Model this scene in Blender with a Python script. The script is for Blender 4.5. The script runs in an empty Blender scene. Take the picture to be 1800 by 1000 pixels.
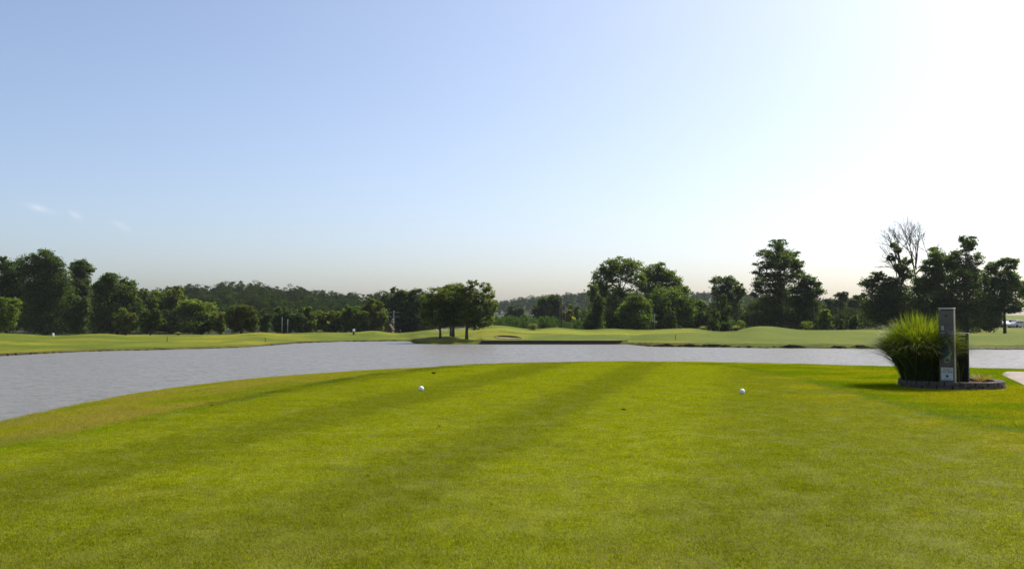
import bpy, bmesh, math, random
import numpy as np
from mathutils import Vector, Matrix

# ------------------------------------------------------------------ camera, sky, sun, exposure
SC = bpy.context.scene
C = SC.collection
F, CX, HY, EYE = 1560.0, 900.0, 562.0, 1.65      # focal length / horizon of the photograph (1800 x 1000), eye height
cam_d = bpy.data.cameras.new('camera'); cam_d.sensor_width = 36.0; cam_d.lens = 36.0 * F / 1800.0
cam_d.clip_start = 0.1; cam_d.clip_end = 6000
cam = bpy.data.objects.new('camera', cam_d); C.objects.link(cam)
cam.location = (0, 0, EYE); cam.rotation_euler = (math.pi / 2 + math.atan((HY - 500) / F), 0, 0)
SC.camera = cam

SUN_AZ, SUN_EL = math.radians(53), math.radians(50)   # azimuth to the right of the view axis
S = Vector((math.sin(SUN_AZ) * math.cos(SUN_EL), math.cos(SUN_AZ) * math.cos(SUN_EL), math.sin(SUN_EL)))
sun_d = bpy.data.lights.new('sun', 'SUN'); sun_d.energy = 4.6; sun_d.angle = math.radians(0.53); sun_d.color = (1.0, 0.95, 0.86)
sun = bpy.data.objects.new('sun', sun_d); C.objects.link(sun); sun.rotation_euler = S.to_track_quat('Z', 'Y').to_euler()
sun.location = S * 60

world = bpy.data.worlds.new('World'); SC.world = world; world.use_nodes = True
wn, wl = world.node_tree.nodes, world.node_tree.links
wn.clear()
w_out = wn.new('ShaderNodeOutputWorld'); w_bg = wn.new('ShaderNodeBackground'); w_sky = wn.new('ShaderNodeTexSky')
w_sky.sky_type = 'NISHITA'; w_sky.sun_disc = False; w_sky.sun_elevation = SUN_EL; w_sky.sun_rotation = SUN_AZ
w_sky.altitude = 100; w_sky.air_density = 0.75; w_sky.dust_density = 2.8; w_sky.ozone_density = 1.0
w_bg.inputs['Strength'].default_value = 0.15
# three faint wisps of cloud low in the left sky, as directions
def w_math(op, a, b=None):
    q = wn.new('ShaderNodeMath'); q.operation = op
    for i, v in enumerate((a, b)):
        if v is None: continue
        if isinstance(v, (int, float)): q.inputs[i].default_value = v
        else: wl.new(v, q.inputs[i])
    return q.outputs[0]
w_tc = wn.new('ShaderNodeTexCoord'); w_sp = wn.new('ShaderNodeSeparateXYZ'); wl.new(w_tc.outputs['Generated'], w_sp.inputs[0])
w_y = w_math('MAXIMUM', w_sp.outputs[1], 0.05); w_u = w_math('DIVIDE', w_sp.outputs[0], w_y); w_v = w_math('DIVIDE', w_sp.outputs[2], w_y)
w_nz = wn.new('ShaderNodeTexNoise'); w_nz.inputs['Scale'].default_value = 90; w_nz.inputs['Detail'].default_value = 6; wl.new(w_tc.outputs['Generated'], w_nz.inputs['Vector'])
w_sum = None
for cu_, cv_, la_, lb_, an_, am_ in ((-0.534, 0.1255, 0.0150, 0.0034, -0.30, 1.0), (-0.494, 0.1185, 0.0085, 0.0030, -0.50, 0.7), (-0.442, 0.1060, 0.0110, 0.0035, -0.45, 0.5)):
    du = w_math('SUBTRACT', w_u, cu_); dv = w_math('SUBTRACT', w_v, cv_); ca, sa = math.cos(an_), math.sin(an_)
    pa = w_math('DIVIDE', w_math('ADD', w_math('MULTIPLY', du, ca), w_math('MULTIPLY', dv, sa)), la_)
    pb = w_math('DIVIDE', w_math('SUBTRACT', w_math('MULTIPLY', dv, ca), w_math('MULTIPLY', du, sa)), lb_)
    gsn = w_math('MULTIPLY', w_math('EXPONENT', w_math('MULTIPLY', w_math('ADD', w_math('MULTIPLY', pa, pa), w_math('MULTIPLY', pb, pb)), -1.0)), am_)
    w_sum = gsn if w_sum is None else w_math('ADD', w_sum, gsn)
w_mask = w_math('MULTIPLY', w_sum, w_math('MULTIPLY', w_nz.outputs['Fac'], 0.38))
w_mix = wn.new('ShaderNodeMix'); w_mix.data_type = 'RGBA'; w_mix.clamp_factor = True; w_mix.inputs[7].default_value = (6.6, 6.0, 5.9, 1)
wl.new(w_mask, w_mix.inputs[0]); wl.new(w_sky.outputs[0], w_mix.inputs[6])
wl.new(w_mix.outputs[2], w_bg.inputs['Color']); wl.new(w_bg.outputs[0], w_out.inputs['Surface'])

SC.view_settings.view_transform = 'Standard'; SC.view_settings.look = 'None'
SC.view_settings.exposure = 0.38; SC.view_settings.gamma = 1.0; SC.view_settings.use_curve_mapping = False
SC.cycles.use_denoising = True
SC.cycles.max_bounces = 8; SC.cycles.transparent_max_bounces = 8; SC.cycles.volume_bounces = 1
SC.cycles.sample_clamp_indirect = 6.0

R = np.random.default_rng(11)
random.seed(5)
WATER = -1.1

# ------------------------------------------------------------------ helpers
def at(px, d):                       # lateral metres of a photo column at a depth
    return (px - CX) / F * d
def zat(py, d):
    return EYE - (py - HY) / F * d

def tag(o, label=None, cat=None, group=None, kind=None):
    if label: o['label'] = label
    if cat: o['category'] = cat
    if group: o['group'] = group
    if kind: o['kind'] = kind
    return o

def empty(name, loc, rz=0.0):
    o = bpy.data.objects.new(name, None); C.objects.link(o); o.location = loc; o.rotation_euler = (0, 0, rz)
    o.empty_display_size = 0.3
    return o

def link(name, me, mat=None, parent=None, loc=None):
    o = bpy.data.objects.new(name, me); C.objects.link(o)
    if mat is not None and len(me.materials) == 0: me.materials.append(mat)
    if parent is not None: o.parent = parent
    if loc is not None: o.location = loc
    return o

def np_mesh(name, V, loops, starts, totals, smooth=False):
    me = bpy.data.meshes.new(name)
    V = np.asarray(V, dtype=np.float32)
    me.vertices.add(len(V)); me.vertices.foreach_set('co', V.ravel())
    me.loops.add(len(loops)); me.loops.foreach_set('vertex_index', np.asarray(loops, dtype=np.int32))
    me.polygons.add(len(starts)); me.polygons.foreach_set('loop_start', np.asarray(starts, dtype=np.int32))
    me.polygons.foreach_set('loop_total', np.asarray(totals, dtype=np.int32))
    me.polygons.foreach_set('use_smooth', np.full(len(starts), smooth, dtype=bool))
    me.update(calc_edges=True)
    return me

def poly_mesh(name, V, n, per, smooth=False):       # n faces of `per` own vertices each
    return np_mesh(name, V, np.arange(n * per), np.arange(n) * per, np.full(n, per), smooth)

def point_color(me, name, col):
    a = me.attributes.new(name, 'FLOAT_COLOR', 'POINT')
    c = np.ones((len(col), 4), dtype=np.float32); c[:, :3] = col
    a.data.foreach_set('color', c.ravel())

class MB:                                            # collects simple shapes into one mesh
    def __init__(self): self.v, self.f = [], []
    def add(self, vs, fs):
        b = len(self.v); self.v += [tuple(p) for p in vs]; self.f += [tuple(i + b for i in q) for q in fs]
        return self
    def box(self, c, s, rz=0.0, taper=1.0):
        x, y, z = s[0] / 2, s[1] / 2, s[2] / 2; vs = []
        for k in (-1, 1):
            t = taper if k > 0 else 1
            for i, j in ((-1, -1), (1, -1), (1, 1), (-1, 1)):
                a, b = i * x * t, j * y * t
                vs.append((c[0] + a * math.cos(rz) - b * math.sin(rz), c[1] + a * math.sin(rz) + b * math.cos(rz), c[2] + k * z))
        return self.add(vs, [(3, 2, 1, 0), (4, 5, 6, 7), (0, 1, 5, 4), (1, 2, 6, 5), (2, 3, 7, 6), (3, 0, 4, 7)])
    def tube(self, pts, rad, n=6):
        pts = [Vector(p) for p in pts]; rings = []
        for i, p in enumerate(pts):
            d = (pts[min(i + 1, len(pts) - 1)] - pts[max(i - 1, 0)]).normalized()
            a = d.orthogonal().normalized() if abs(d.z) < 0.9 else Vector((1, 0, 0))
            a = (a - d * a.dot(d)).normalized(); b = d.cross(a); r = rad[i] if hasattr(rad, '__len__') else rad
            rings.append([p + (a * math.cos(2 * math.pi * k / n) + b * math.sin(2 * math.pi * k / n)) * r for k in range(n)])
        vs = [q for r_ in rings for q in r_]; fs = []
        for i in range(len(pts) - 1):
            for k in range(n): fs.append((i * n + k, i * n + (k + 1) % n, (i + 1) * n + (k + 1) % n, (i + 1) * n + k))
        fs.append(tuple(range(n - 1, -1, -1))); fs.append(tuple((len(pts) - 1) * n + k for k in range(n)))
        return self.add(vs, fs)
    def lathe(self, prof, n=16, c=(0, 0, 0)):
        vs, fs = [], []
        for r, z in prof:
            for k in range(n): vs.append((c[0] + r * math.cos(2 * math.pi * k / n), c[1] + r * math.sin(2 * math.pi * k / n), c[2] + z))
        for i in range(len(prof) - 1):
            for k in range(n): fs.append((i * n + k, i * n + (k + 1) % n, (i + 1) * n + (k + 1) % n, (i + 1) * n + k))
        fs.append(tuple(range(n - 1, -1, -1))); fs.append(tuple((len(prof) - 1) * n + k for k in range(n)))
        return self.add(vs, fs)
    def prism(self, outline, y0, y1):                # outline in x,z extruded along y
        n = len(outline); vs = [(x, y0, z) for x, z in outline] + [(x, y1, z) for x, z in outline]
        return self.add(vs, [tuple(range(n)), tuple(range(2 * n - 1, n - 1, -1))] + [((i + 1) % n, i, n + i, n + (i + 1) % n) for i in range(n)])
    def mesh(self, name, bevel=0.0, smooth=False):
        me = bpy.data.meshes.new(name); me.from_pydata(self.v, [], self.f)
        bm = bmesh.new(); bm.from_mesh(me); bmesh.ops.recalc_face_normals(bm, faces=bm.faces)
        if bevel: bmesh.ops.bevel(bm, geom=[e for e in bm.edges if e.calc_face_angle(0) > 0.6], offset=bevel, segments=2, affect='EDGES', profile=0.5)
        if smooth:
            for f in bm.faces: f.smooth = True
        bm.to_mesh(me); bm.free(); return me
    def build(self, name, mat, parent=None, bevel=0.0, smooth=False, loc=None):
        return link(name, self.mesh(name, bevel, smooth), mat, parent, loc)

# ---- materials
def nodes_of(m):
    m.use_nodes = True; nt = m.node_tree; nt.nodes.clear()
    out = nt.nodes.new('ShaderNodeOutputMaterial'); return nt, nt.nodes, nt.links, out

def noise_mat(name, c1, c2, scale=8.0, rough=0.8, bump=0.0, spec=0.3, metallic=0.0, detail=6.0, stretch=(1, 1, 1)):
    m = bpy.data.materials.new(name); nt, n, l, out = nodes_of(m)
    b = n.new('ShaderNodeBsdfPrincipled'); tc = n.new('ShaderNodeTexCoord'); mp = n.new('ShaderNodeMapping')
    mp.inputs['Scale'].default_value = stretch
    nz = n.new('ShaderNodeTexNoise'); nz.inputs['Scale'].default_value = scale; nz.inputs['Detail'].default_value = detail
    rp = n.new('ShaderNodeValToRGB'); rp.color_ramp.elements[0].color = (*c1, 1); rp.color_ramp.elements[1].color = (*c2, 1)
    rp.color_ramp.elements[0].position = 0.3; rp.color_ramp.elements[1].position = 0.7
    l.new(tc.outputs['Object'], mp.inputs[0]); l.new(mp.outputs[0], nz.inputs['Vector']); l.new(nz.outputs['Fac'], rp.inputs[0])
    l.new(rp.outputs[0], b.inputs['Base Color']); b.inputs['Roughness'].default_value = rough
    b.inputs['Specular IOR Level'].default_value = spec; b.inputs['Metallic'].default_value = metallic
    if bump:
        bp = n.new('ShaderNodeBump'); bp.inputs['Strength'].default_value = bump; bp.inputs['Distance'].default_value = 0.02
        l.new(nz.outputs['Fac'], bp.inputs['Height']); l.new(bp.outputs[0], b.inputs['Normal'])
    l.new(b.outputs[0], out.inputs['Surface']); return m

def leaf_mat(name, attr, instancer=False, trans=0.4, boost=(1.25, 1.35, 0.6), spec=0.25, rough=0.55, jitter=0.0):
    m = bpy.data.materials.new(name); nt, n, l, out = nodes_of(m)
    a = n.new('ShaderNodeAttribute'); a.attribute_name = attr
    if instancer: a.attribute_type = 'INSTANCER'
    col = a.outputs['Color']
    if jitter:                                       # every blade a little lighter, darker or drier
        ge = n.new('ShaderNodeNewGeometry')
        rp = n.new('ShaderNodeValToRGB'); e = rp.color_ramp.elements
        e[0].color = (1 - jitter, 1 - jitter * 0.8, 1 - jitter, 1); e[0].position = 0.0
        e[1].color = (1 + jitter * 0.8, 1 + jitter, 1 + jitter, 1); e[1].position = 0.86
        k = e.new(0.97); k.color = (1.5, 1.4, 1.6, 1); k = e.new(1.0); k.color = (1.9, 1.6, 2.5, 1)
        mx = n.new('ShaderNodeMix'); mx.data_type = 'RGBA'; mx.blend_type = 'MULTIPLY'; mx.inputs[0].default_value = 1.0
        l.new(ge.outputs['Random Per Island'], rp.inputs[0]); l.new(col, mx.inputs[6]); l.new(rp.outputs[0], mx.inputs[7]); col = mx.outputs[2]
        for sc_, lo_, hi_ in ((9.0, 0.80, 1.20), (38.0, 0.70, 1.30)):
            nz = n.new('ShaderNodeTexNoise'); nz.inputs['Scale'].default_value = sc_; nz.inputs['Detail'].default_value = 3
            mr = n.new('ShaderNodeMapRange'); mr.inputs[1].default_value = 0.32; mr.inputs[2].default_value = 0.68; mr.inputs[3].default_value = lo_; mr.inputs[4].default_value = hi_
            vm = n.new('ShaderNodeVectorMath'); vm.operation = 'SCALE'
            l.new(ge.outputs['Position'], nz.inputs['Vector']); l.new(nz.outputs['Fac'], mr.inputs[0]); l.new(col, vm.inputs[0]); l.new(mr.outputs[0], vm.inputs['Scale']); col = vm.outputs[0]
    b = n.new('ShaderNodeBsdfPrincipled'); b.inputs['Roughness'].default_value = rough; b.inputs['Specular IOR Level'].default_value = spec
    t = n.new('ShaderNodeBsdfTranslucent')
    m2 = n.new('ShaderNodeMix'); m2.data_type = 'RGBA'; m2.blend_type = 'MULTIPLY'; m2.inputs[0].default_value = 1.0; m2.inputs[7].default_value = (*boost, 1)
    ms = n.new('ShaderNodeMixShader'); ms.inputs[0].default_value = trans
    l.new(col, b.inputs['Base Color']); l.new(col, m2.inputs[6]); l.new(m2.outputs[2], t.inputs['Color'])
    l.new(b.outputs[0], ms.inputs[1]); l.new(t.outputs[0], ms.inputs[2]); l.new(ms.outputs[0], out.inputs['Surface']); return m

M = {}
M['leaf'] = leaf_mat('foliage', 'leafcol', trans=0.52, boost=(2.0, 2.15, 0.7), spec=0.10)
M['grass'] = leaf_mat('grass_blades', 'tint', instancer=True, trans=0.42, boost=(1.45, 1.5, 0.3), spec=0.0, rough=0.6, jitter=0.38)
M['plume'] = leaf_mat('ornamental_grass', 'leafcol', trans=0.5, boost=(1.6, 1.6, 0.4), spec=0.35, rough=0.4, jitter=0.0)
M['bark'] = noise_mat('bark', (0.035, 0.028, 0.022), (0.09, 0.075, 0.06), 6.0, 0.9, 0.4, stretch=(3, 3, 0.6))
M['dead_bark'] = noise_mat('dead_bark', (0.03, 0.026, 0.022), (0.055, 0.05, 0.045), 5.0, 0.9, 0.3)
M['pale_bark'] = noise_mat('pale_bark', (0.12, 0.105, 0.09), (0.22, 0.2, 0.18), 5.0, 0.9, 0.3)

# ---- numpy value noise
_T = R.random((256, 256))
def vnoise(x, y):
    x = np.asarray(x, float); y = np.asarray(y, float)
    xi = np.floor(x).astype(int); yi = np.floor(y).astype(int); fx = x - xi; fy = y - yi
    fx = fx * fx * (3 - 2 * fx); fy = fy * fy * (3 - 2 * fy); a = xi & 255; b = (xi + 1) & 255; c = yi & 255; d = (yi + 1) & 255
    return (_T[a, c] * (1 - fx) + _T[b, c] * fx) * (1 - fy) + (_T[a, d] * (1 - fx) + _T[b, d] * fx) * fy
def fbm(x, y, o=4):
    s = 0; w = 0.5; t = 0
    for k in range(o): s = s + w * vnoise(x * 2 ** k + 17.3 * k, y * 2 ** k + 9.1 * k); t += w; w *= 0.5
    return s / t
def sstep(a, b, x):
    t = np.clip((np.asarray(x, float) - a) / (b - a), 0, 1); return t * t * (3 - 2 * t)

# ------------------------------------------------------------------ terrain
def dist_poly(x, y, pts):                            # distance to an open polyline
    d = np.full(np.shape(x), 1e9)
    for (ax, ay), (bx, by) in zip(pts[:-1], pts[1:]):
        vx, vy = bx - ax, by - ay; t = np.clip(((x - ax) * vx + (y - ay) * vy) / (vx * vx + vy * vy), 0, 1)
        d = np.minimum(d, np.hypot(x - ax - t * vx, y - ay - t * vy))
    return d
def inside(x, y, pts):
    r = np.zeros(np.shape(x), bool); n = len(pts)
    for i in range(n):
        (ax, ay), (bx, by) = pts[i], pts[(i + 1) % n]
        if ay == by: continue
        c = (ay > y) != (by > y); r ^= c & (x < (bx - ax) * (y - ay) / (by - ay) + ax)
    return r
def smooth_poly(pts, it=3):
    p = np.array(pts, float)
    for _ in range(it):
        q = np.empty((2 * len(p) - 2, 2)); q[0::2] = p[:-1] * 0.75 + p[1:] * 0.25; q[1::2] = p[:-1] * 0.25 + p[1:] * 0.75
        p = np.vstack([p[:1], q, p[-1:]])
    return [tuple(a) for a in p]
CREST = smooth_poly([(-11, -40), (-7.6, 0), (-6.5, 11), (-5.9, 16), (-5.1, 23), (-3.8, 28.5), (-1.2, 33), (3, 35.0), (8, 34.6), (13, 31.6), (17, 29.3), (24, 27.5), (45, 26), (130, 25)], 2)
SHORE = smooth_poly([(-18, -40), (-14, 0), (-13.4, 14), (-13.7, 23.8), (-14.3, 31.8), (-12.7, 39.7), (-9.2, 47.7), (-4, 51), (3, 52), (11, 49.5), (18, 43), (26, 38), (45, 36), (130, 35)], 2)
PLATEAU = CREST + [(130, -60), (-11, -60)]
LAND = SHORE + [(130, -60), (-18, -60)]
TEE = smooth_poly([(-7.6, 2), (-6.4, 11), (-5.75, 16), (-4.95, 23), (-3.6, 28.3), (-1.0, 32.6), (3, 34.4), (7.2, 33), (8.2, 27.7), (7.6, 20), (7.2, 15), (7.6, 11), (9, 7), (10, 2)], 2)

SH_PX = np.array([-700, -300, 0, 150, 300, 420, 480, 520, 600, 700, 722, 729, 760, 845, 1101, 1112, 1140, 1300, 1440, 1540, 1700, 1800, 2200, 2600])
SH_PY = np.array([650, 640, 626, 618, 614.5, 611, 607, 603.5, 600.5, 599.7, 600, 604, 605, 605, 605, 606, 609, 611.5, 612.5, 613, 614, 614.5, 620, 625])
CR_PX = np.array([-700, -300, 0, 60, 100, 150, 190, 225, 300, 400, 430, 460, 490, 560, 600, 620, 660, 692, 724, 740, 775, 820, 858, 887, 933, 977, 1030, 1070, 1125, 1170, 1220, 1255, 1290, 1325, 1354, 1408, 1470, 1530, 1620, 1704, 1800, 2200, 2600])
CR_PY = np.array([585, 585, 585, 588, 591, 586.5, 586, 590, 588.5, 588, 585.5, 583, 586.6, 583.6, 584.4, 584.6, 580, 586, 584, 581, 578, 577, 571.5, 572, 579.5, 575, 580, 577, 580, 578, 576, 583, 582, 573, 573, 580, 580, 578.5, 583, 586, 586, 584, 584])
CR_D = np.interp(CR_PX, [-700, 0, 430, 600, 740, 860, 1000, 1100, 1325, 1500, 1800, 2600], [118, 118, 124, 134, 134, 138, 138, 138, 122, 128, 126, 126])
_pp = np.arange(-700, 2601, 4.0)
_k = np.exp(-0.5 * (np.arange(-6, 7) / 2.5) ** 2); _k /= _k.sum()
_crz = np.convolve(np.pad(EYE - (np.interp(_pp, CR_PX, CR_PY) - HY) / F * np.interp(_pp, CR_PX, CR_D), 6, mode='edge'), _k, mode='valid')
_shd = (EYE - WATER) * F / (np.interp(_pp, SH_PX, SH_PY) - HY)

def far_z(x, y):
    px = CX + F * x / np.maximum(y, 1.0); px = np.clip(px, -700, 2600)
    ds = np.interp(px, _pp, _shd); dc = np.interp(px, CR_PX, CR_D); zc = np.interp(px, _pp, _crz)
    wall = sstep(838, 848, px) * (1 - sstep(1098, 1106, px))
    ds = ds + (1 - wall) * ((fbm(x * 0.25, y * 0.25) - 0.5) * 2.2 + (fbm(x * 1.1 + 40, y * 1.1) - 0.5) * 0.8)
    s = y - ds; lip = 0.16 + 0.22 * sstep(1090, 1160, px) + 0.10 * fbm(x * 0.6, y * 0.6); lip = lip * (1 - wall) + 0.40 * wall
    t = np.clip((s - 0.9) / np.maximum(dc - ds - 0.9, 1), 0, 1)
    up = WATER + lip + (zc - WATER - lip) * (0.35 * t + 0.65 * t * t * (3 - 2 * t))
    up = up + 0.55 * (fbm(x * 0.06 + 3, y * 0.10) - 0.5) * np.sin(np.pi * t)
    z = np.where(s > 0.9, up, np.where(s > 0.2, WATER + lip * np.clip((s - 0.2) / 0.7, 0, 1), WATER + 0.35 * np.minimum(s - 0.2, 0)))
    z = np.where((wall > 0.5) & (s > -0.2) & (s <= 0.9), WATER + lip - 0.02, z)
    z = z + 0.42 * np.exp(-((x + 7.5) / 5.0) ** 2 - ((y - 106.5) / 4.0) ** 2) * sstep(0.6, 2.2, s)
    b = np.clip(y - dc, 0, None)
    drop = np.minimum(0.9, 0.05 * b) * (1 - 0.8 * sstep(20, 60, b) * sstep(1700, 1740, px))
    back = zc - drop
    flat = -0.3 + 0.3 * fbm(x * 0.02, y * 0.02)
    z = np.where(b > 0, back + (flat - back) * sstep(25, 70, b), z)
    hill = 4.5 * np.exp(-((x + 120) / 110.0) ** 2) * sstep(230, 380, y)
    hill = hill + (6 + 13.5 * sstep(-30, 80, x) * (1 - sstep(160, 420, x))) * sstep(560, 860, y) * (0.85 + 0.3 * fbm(x * 0.012, y * 0.008))
    z = np.where(b > 0, np.maximum(z, -0.92), z) + hill
    return np.maximum(z, -2.6)

def near_z(x, y):
    plat = inside(x, y, PLATEAU); land = inside(x, y, LAND)
    dt = dist_poly(x, y, CREST); dw = dist_poly(x, y, SHORE)
    t = np.where(plat, 0, np.where(land, dt / (dt + dw + 1e-6), 1))
    g = 0.16 * sstep(0, 0.10, t) + 0.84 * (0.55 * t + 0.45 * t * t)
    z = WATER * g - np.where(land, 0, np.minimum(0.3 * dw, 1.5))
    lump = 0.05 * (fbm(x * 0.5, y * 0.5) - 0.5) * (1 - inside(x, y, TEE) * 0.8)
    return z + np.where(land, lump * np.clip(dw, 0, 1), 0)

def hz(x, y):
    x = np.asarray(x, float); y = np.asarray(y, float)
    return np.where(y < 57, near_z(x, y), far_z(x, y))
def gz(x, y): return float(hz(np.array([x]), np.array([y]))[0])

# ---- turf colours (mown stripes, dry patches, worn soil, shading painted on the far slopes)
BRIGHT = np.array([0.225, 0.280, 0.0018]); DARK = np.array([0.058, 0.112, 0.0030]); GREY = np.array([0.140, 0.178, 0.022])
DRY = np.array([0.26, 0.235, 0.010]); BROWN = np.array([0.235, 0.190, 0.050]); ROUGHC = np.array([0.215, 0.200, 0.016])
def mixc(a, b, t): return a + (b - a) * np.asarray(t)[..., None]
def turf(x, y):
    x = np.asarray(x, float); y = np.asarray(y, float); a = math.radians(14.5)
    u = x * math.cos(a) - y * math.sin(a) + 0.35 * (fbm(x * 0.5, y * 0.5) - 0.5)
    br = np.interp(u, [-14.5, -13.4, -12.9, -11.9, -11.5, -10.0, -9.6, -8.0, -7.6, -6.4, -6.0, -4.3, -3.95, -3.8, -2.9, -2.65, -1.9, -0.9, -0.3, 0.6],
                      [0.1, 0.1, 0.5, 0.5, 0.1, 0.15, 0.7, 0.75, 0.25, 0.15, 0.8, 0.8, 0.35, 0.18, 0.2, 0.75, 1.0, 0.95, 0.45, 0.25])
    br = 0.55 + 1.3 * (br - 0.5) + 0.5 * (fbm(x * 0.8 + 5, y * 4.5) - 0.5) + 0.25 * (fbm(x * 0.25 + 9, y * 0.4) - 0.5)
    br = br - 0.8 * sstep(0.64, 0.76, fbm(x * 1.5 + 3, y * 8.0 + 2, 3))
    br = br - 0.95 * (1 - sstep(5.2, 10.5, y))  # darker and greener towards the near end
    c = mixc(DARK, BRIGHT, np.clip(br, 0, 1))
    c = mixc(c, GREY, 0.9 * sstep(0.0, 2.2, u) * sstep(0.1, 0.55, fbm(x * 0.35, y * 0.35 + 7) + 0.15))
    c = mixc(c, BROWN, 0.22 * sstep(0.58, 0.75, fbm(x * 0.9 + 31, y * 2.2)))
    tee = inside(x, y, TEE); e = dist_poly(x, y, TEE)
    rough = np.where(tee, 0.0, sstep(0.0, 0.5, e + 0.5 * (fbm(x * 1.1, y * 1.1) - 0.5)))
    right = sstep(1.0, 4.0, x)
    rc = mixc(mixc(DARK * 1.4, BRIGHT * np.array([0.95, 0.82, 1.5]), 0.15 + 0.8 * fbm(x * 0.7, y * 1.4 + 60)), GREY, 0.8 * (1 - sstep(13, 19, y)))
    rc = mixc(rc, DRY, 0.9 * sstep(0.48, 0.62, fbm(x * 0.55 + 11, y * 1.0)))
    lc = mixc(ROUGHC, BROWN, sstep(0.35, 0.7, fbm(x * 0.5, y * 0.5 + 21)))
    lc = mixc(lc * 1.15, DARK * 1.6, 0.35 * sstep(0.52, 0.7, fbm(x * 0.8 + 7, y * 0.35)))
    lc = mixc(lc, BROWN * 0.85, 0.6 * sstep(0.1, 0.3, e) * (1 - sstep(0.45, 0.8, e)))
    c = mixc(c, mixc(lc, rc, right), rough)
    # tee's worn right margin goes yellow in patches
    c = mixc(c, DRY, 0.55 * np.where(tee, sstep(3.2, 0.0, 0) + (1 - sstep(0.4, 2.6, e)) * right * sstep(0.47, 0.62, fbm(x * 0.8 + 3, y * 1.3 + 3)), 0))
    return c, rough
def far_turf(x, y):
    a = fbm(x * 0.05, y * 0.10, 5); b = fbm(x * 0.3 + 8, y * 0.15)
    c = mixc(np.array([0.135, 0.155, 0.020]), np.array([0.215, 0.200, 0.030]), sstep(0.35, 0.65, a))
    c = mixc(c, np.array([0.085, 0.12, 0.014]), 0.75 * sstep(0.45, 0.62, b))
    st = fbm(x * 0.02, y * 0.5, 3); c = c * (0.88 + 0.24 * st)[..., None]
    px = CX + F * x / np.maximum(y, 1); ds = np.interp(np.clip(px, -700, 2600), _pp, _shd); s = y - ds
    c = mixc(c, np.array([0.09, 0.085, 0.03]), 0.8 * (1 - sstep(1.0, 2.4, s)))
    g = np.exp(-((x - 12) / 15.0) ** 2 - ((y - 124) / 7.5) ** 2); c = mixc(c, np.array([0.20, 0.22, 0.045]), sstep(0.3, 0.6, g))
    shade_band = sstep(3.0, 5.0, s + 2 * (fbm(x * 0.3, y * 0.3) - 0.5)) * (1 - sstep(112, 117, y + 6 * (fbm(x * 0.12, y * 0.2 + 4) - 0.5))) * sstep(900, 980, px)  # relief shading of the front slope, put into a darker rough colour
    c = mixc(c, np.array([0.090, 0.125, 0.030]), 0.75 * shade_band)
    c = mixc(c, np.array([0.095, 0.120, 0.030]), 0.65 * sstep(0.50, 0.62, fbm(x * 0.09 + 50, y * 0.22)) * (1 - shade_band))  # patchy darker turf elsewhere adds to the painted relief shading
    c = c * np.array([0.80, 0.83, 0.10])
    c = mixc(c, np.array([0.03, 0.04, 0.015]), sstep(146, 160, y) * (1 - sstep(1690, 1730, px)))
    return c

def axis(segs):
    out = [segs[0][0]]
    for a, b, s in segs:
        n = max(1, round((b - a) / s)); out += list(np.linspace(a, b, n + 1)[1:])
    return np.array(out)
gx = axis([(-2600, -600, 100), (-600, -200, 16), (-200, -70, 2.5), (-70, -20, 1.0), (-20, 20, 0.35), (20, 90, 1.0), (90, 200, 2.5), (200, 600, 16), (600, 2600, 100)])
gy = axis([(-60, 0, 6), (0, 4, 1), (4, 40, 0.35), (40, 60, 0.8), (60, 84, 0.9), (84, 118, 0.5), (118, 160, 0.9), (160, 260, 3), (260, 620, 10), (620, 1200, 25), (1200, 3000, 120)])
XX, YY = np.meshgrid(gx, gy); ZZ = hz(XX, YY)
nx, ny = len(gx), len(gy); idx = np.arange(nx * ny).reshape(ny, nx)
quads = np.stack([idx[:-1, :-1], idx[:-1, 1:], idx[1:, 1:], idx[1:, :-1]], -1).reshape(-1, 4)
V = np.stack([XX, YY, ZZ], -1).reshape(-1, 3)
me = np_mesh('ground', V, quads.ravel(), np.arange(len(quads)) * 4, np.full(len(quads), 4), True)
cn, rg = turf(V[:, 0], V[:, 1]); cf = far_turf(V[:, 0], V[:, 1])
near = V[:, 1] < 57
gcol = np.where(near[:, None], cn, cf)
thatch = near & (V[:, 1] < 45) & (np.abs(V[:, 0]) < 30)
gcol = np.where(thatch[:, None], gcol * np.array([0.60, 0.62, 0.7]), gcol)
wet = np.clip((WATER + 0.05 - V[:, 2]) / 0.1, 0, 1)
gcol = mixc(gcol, np.array([0.05, 0.045, 0.03]), wet)
point_color(me, 'tint', gcol)
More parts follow.
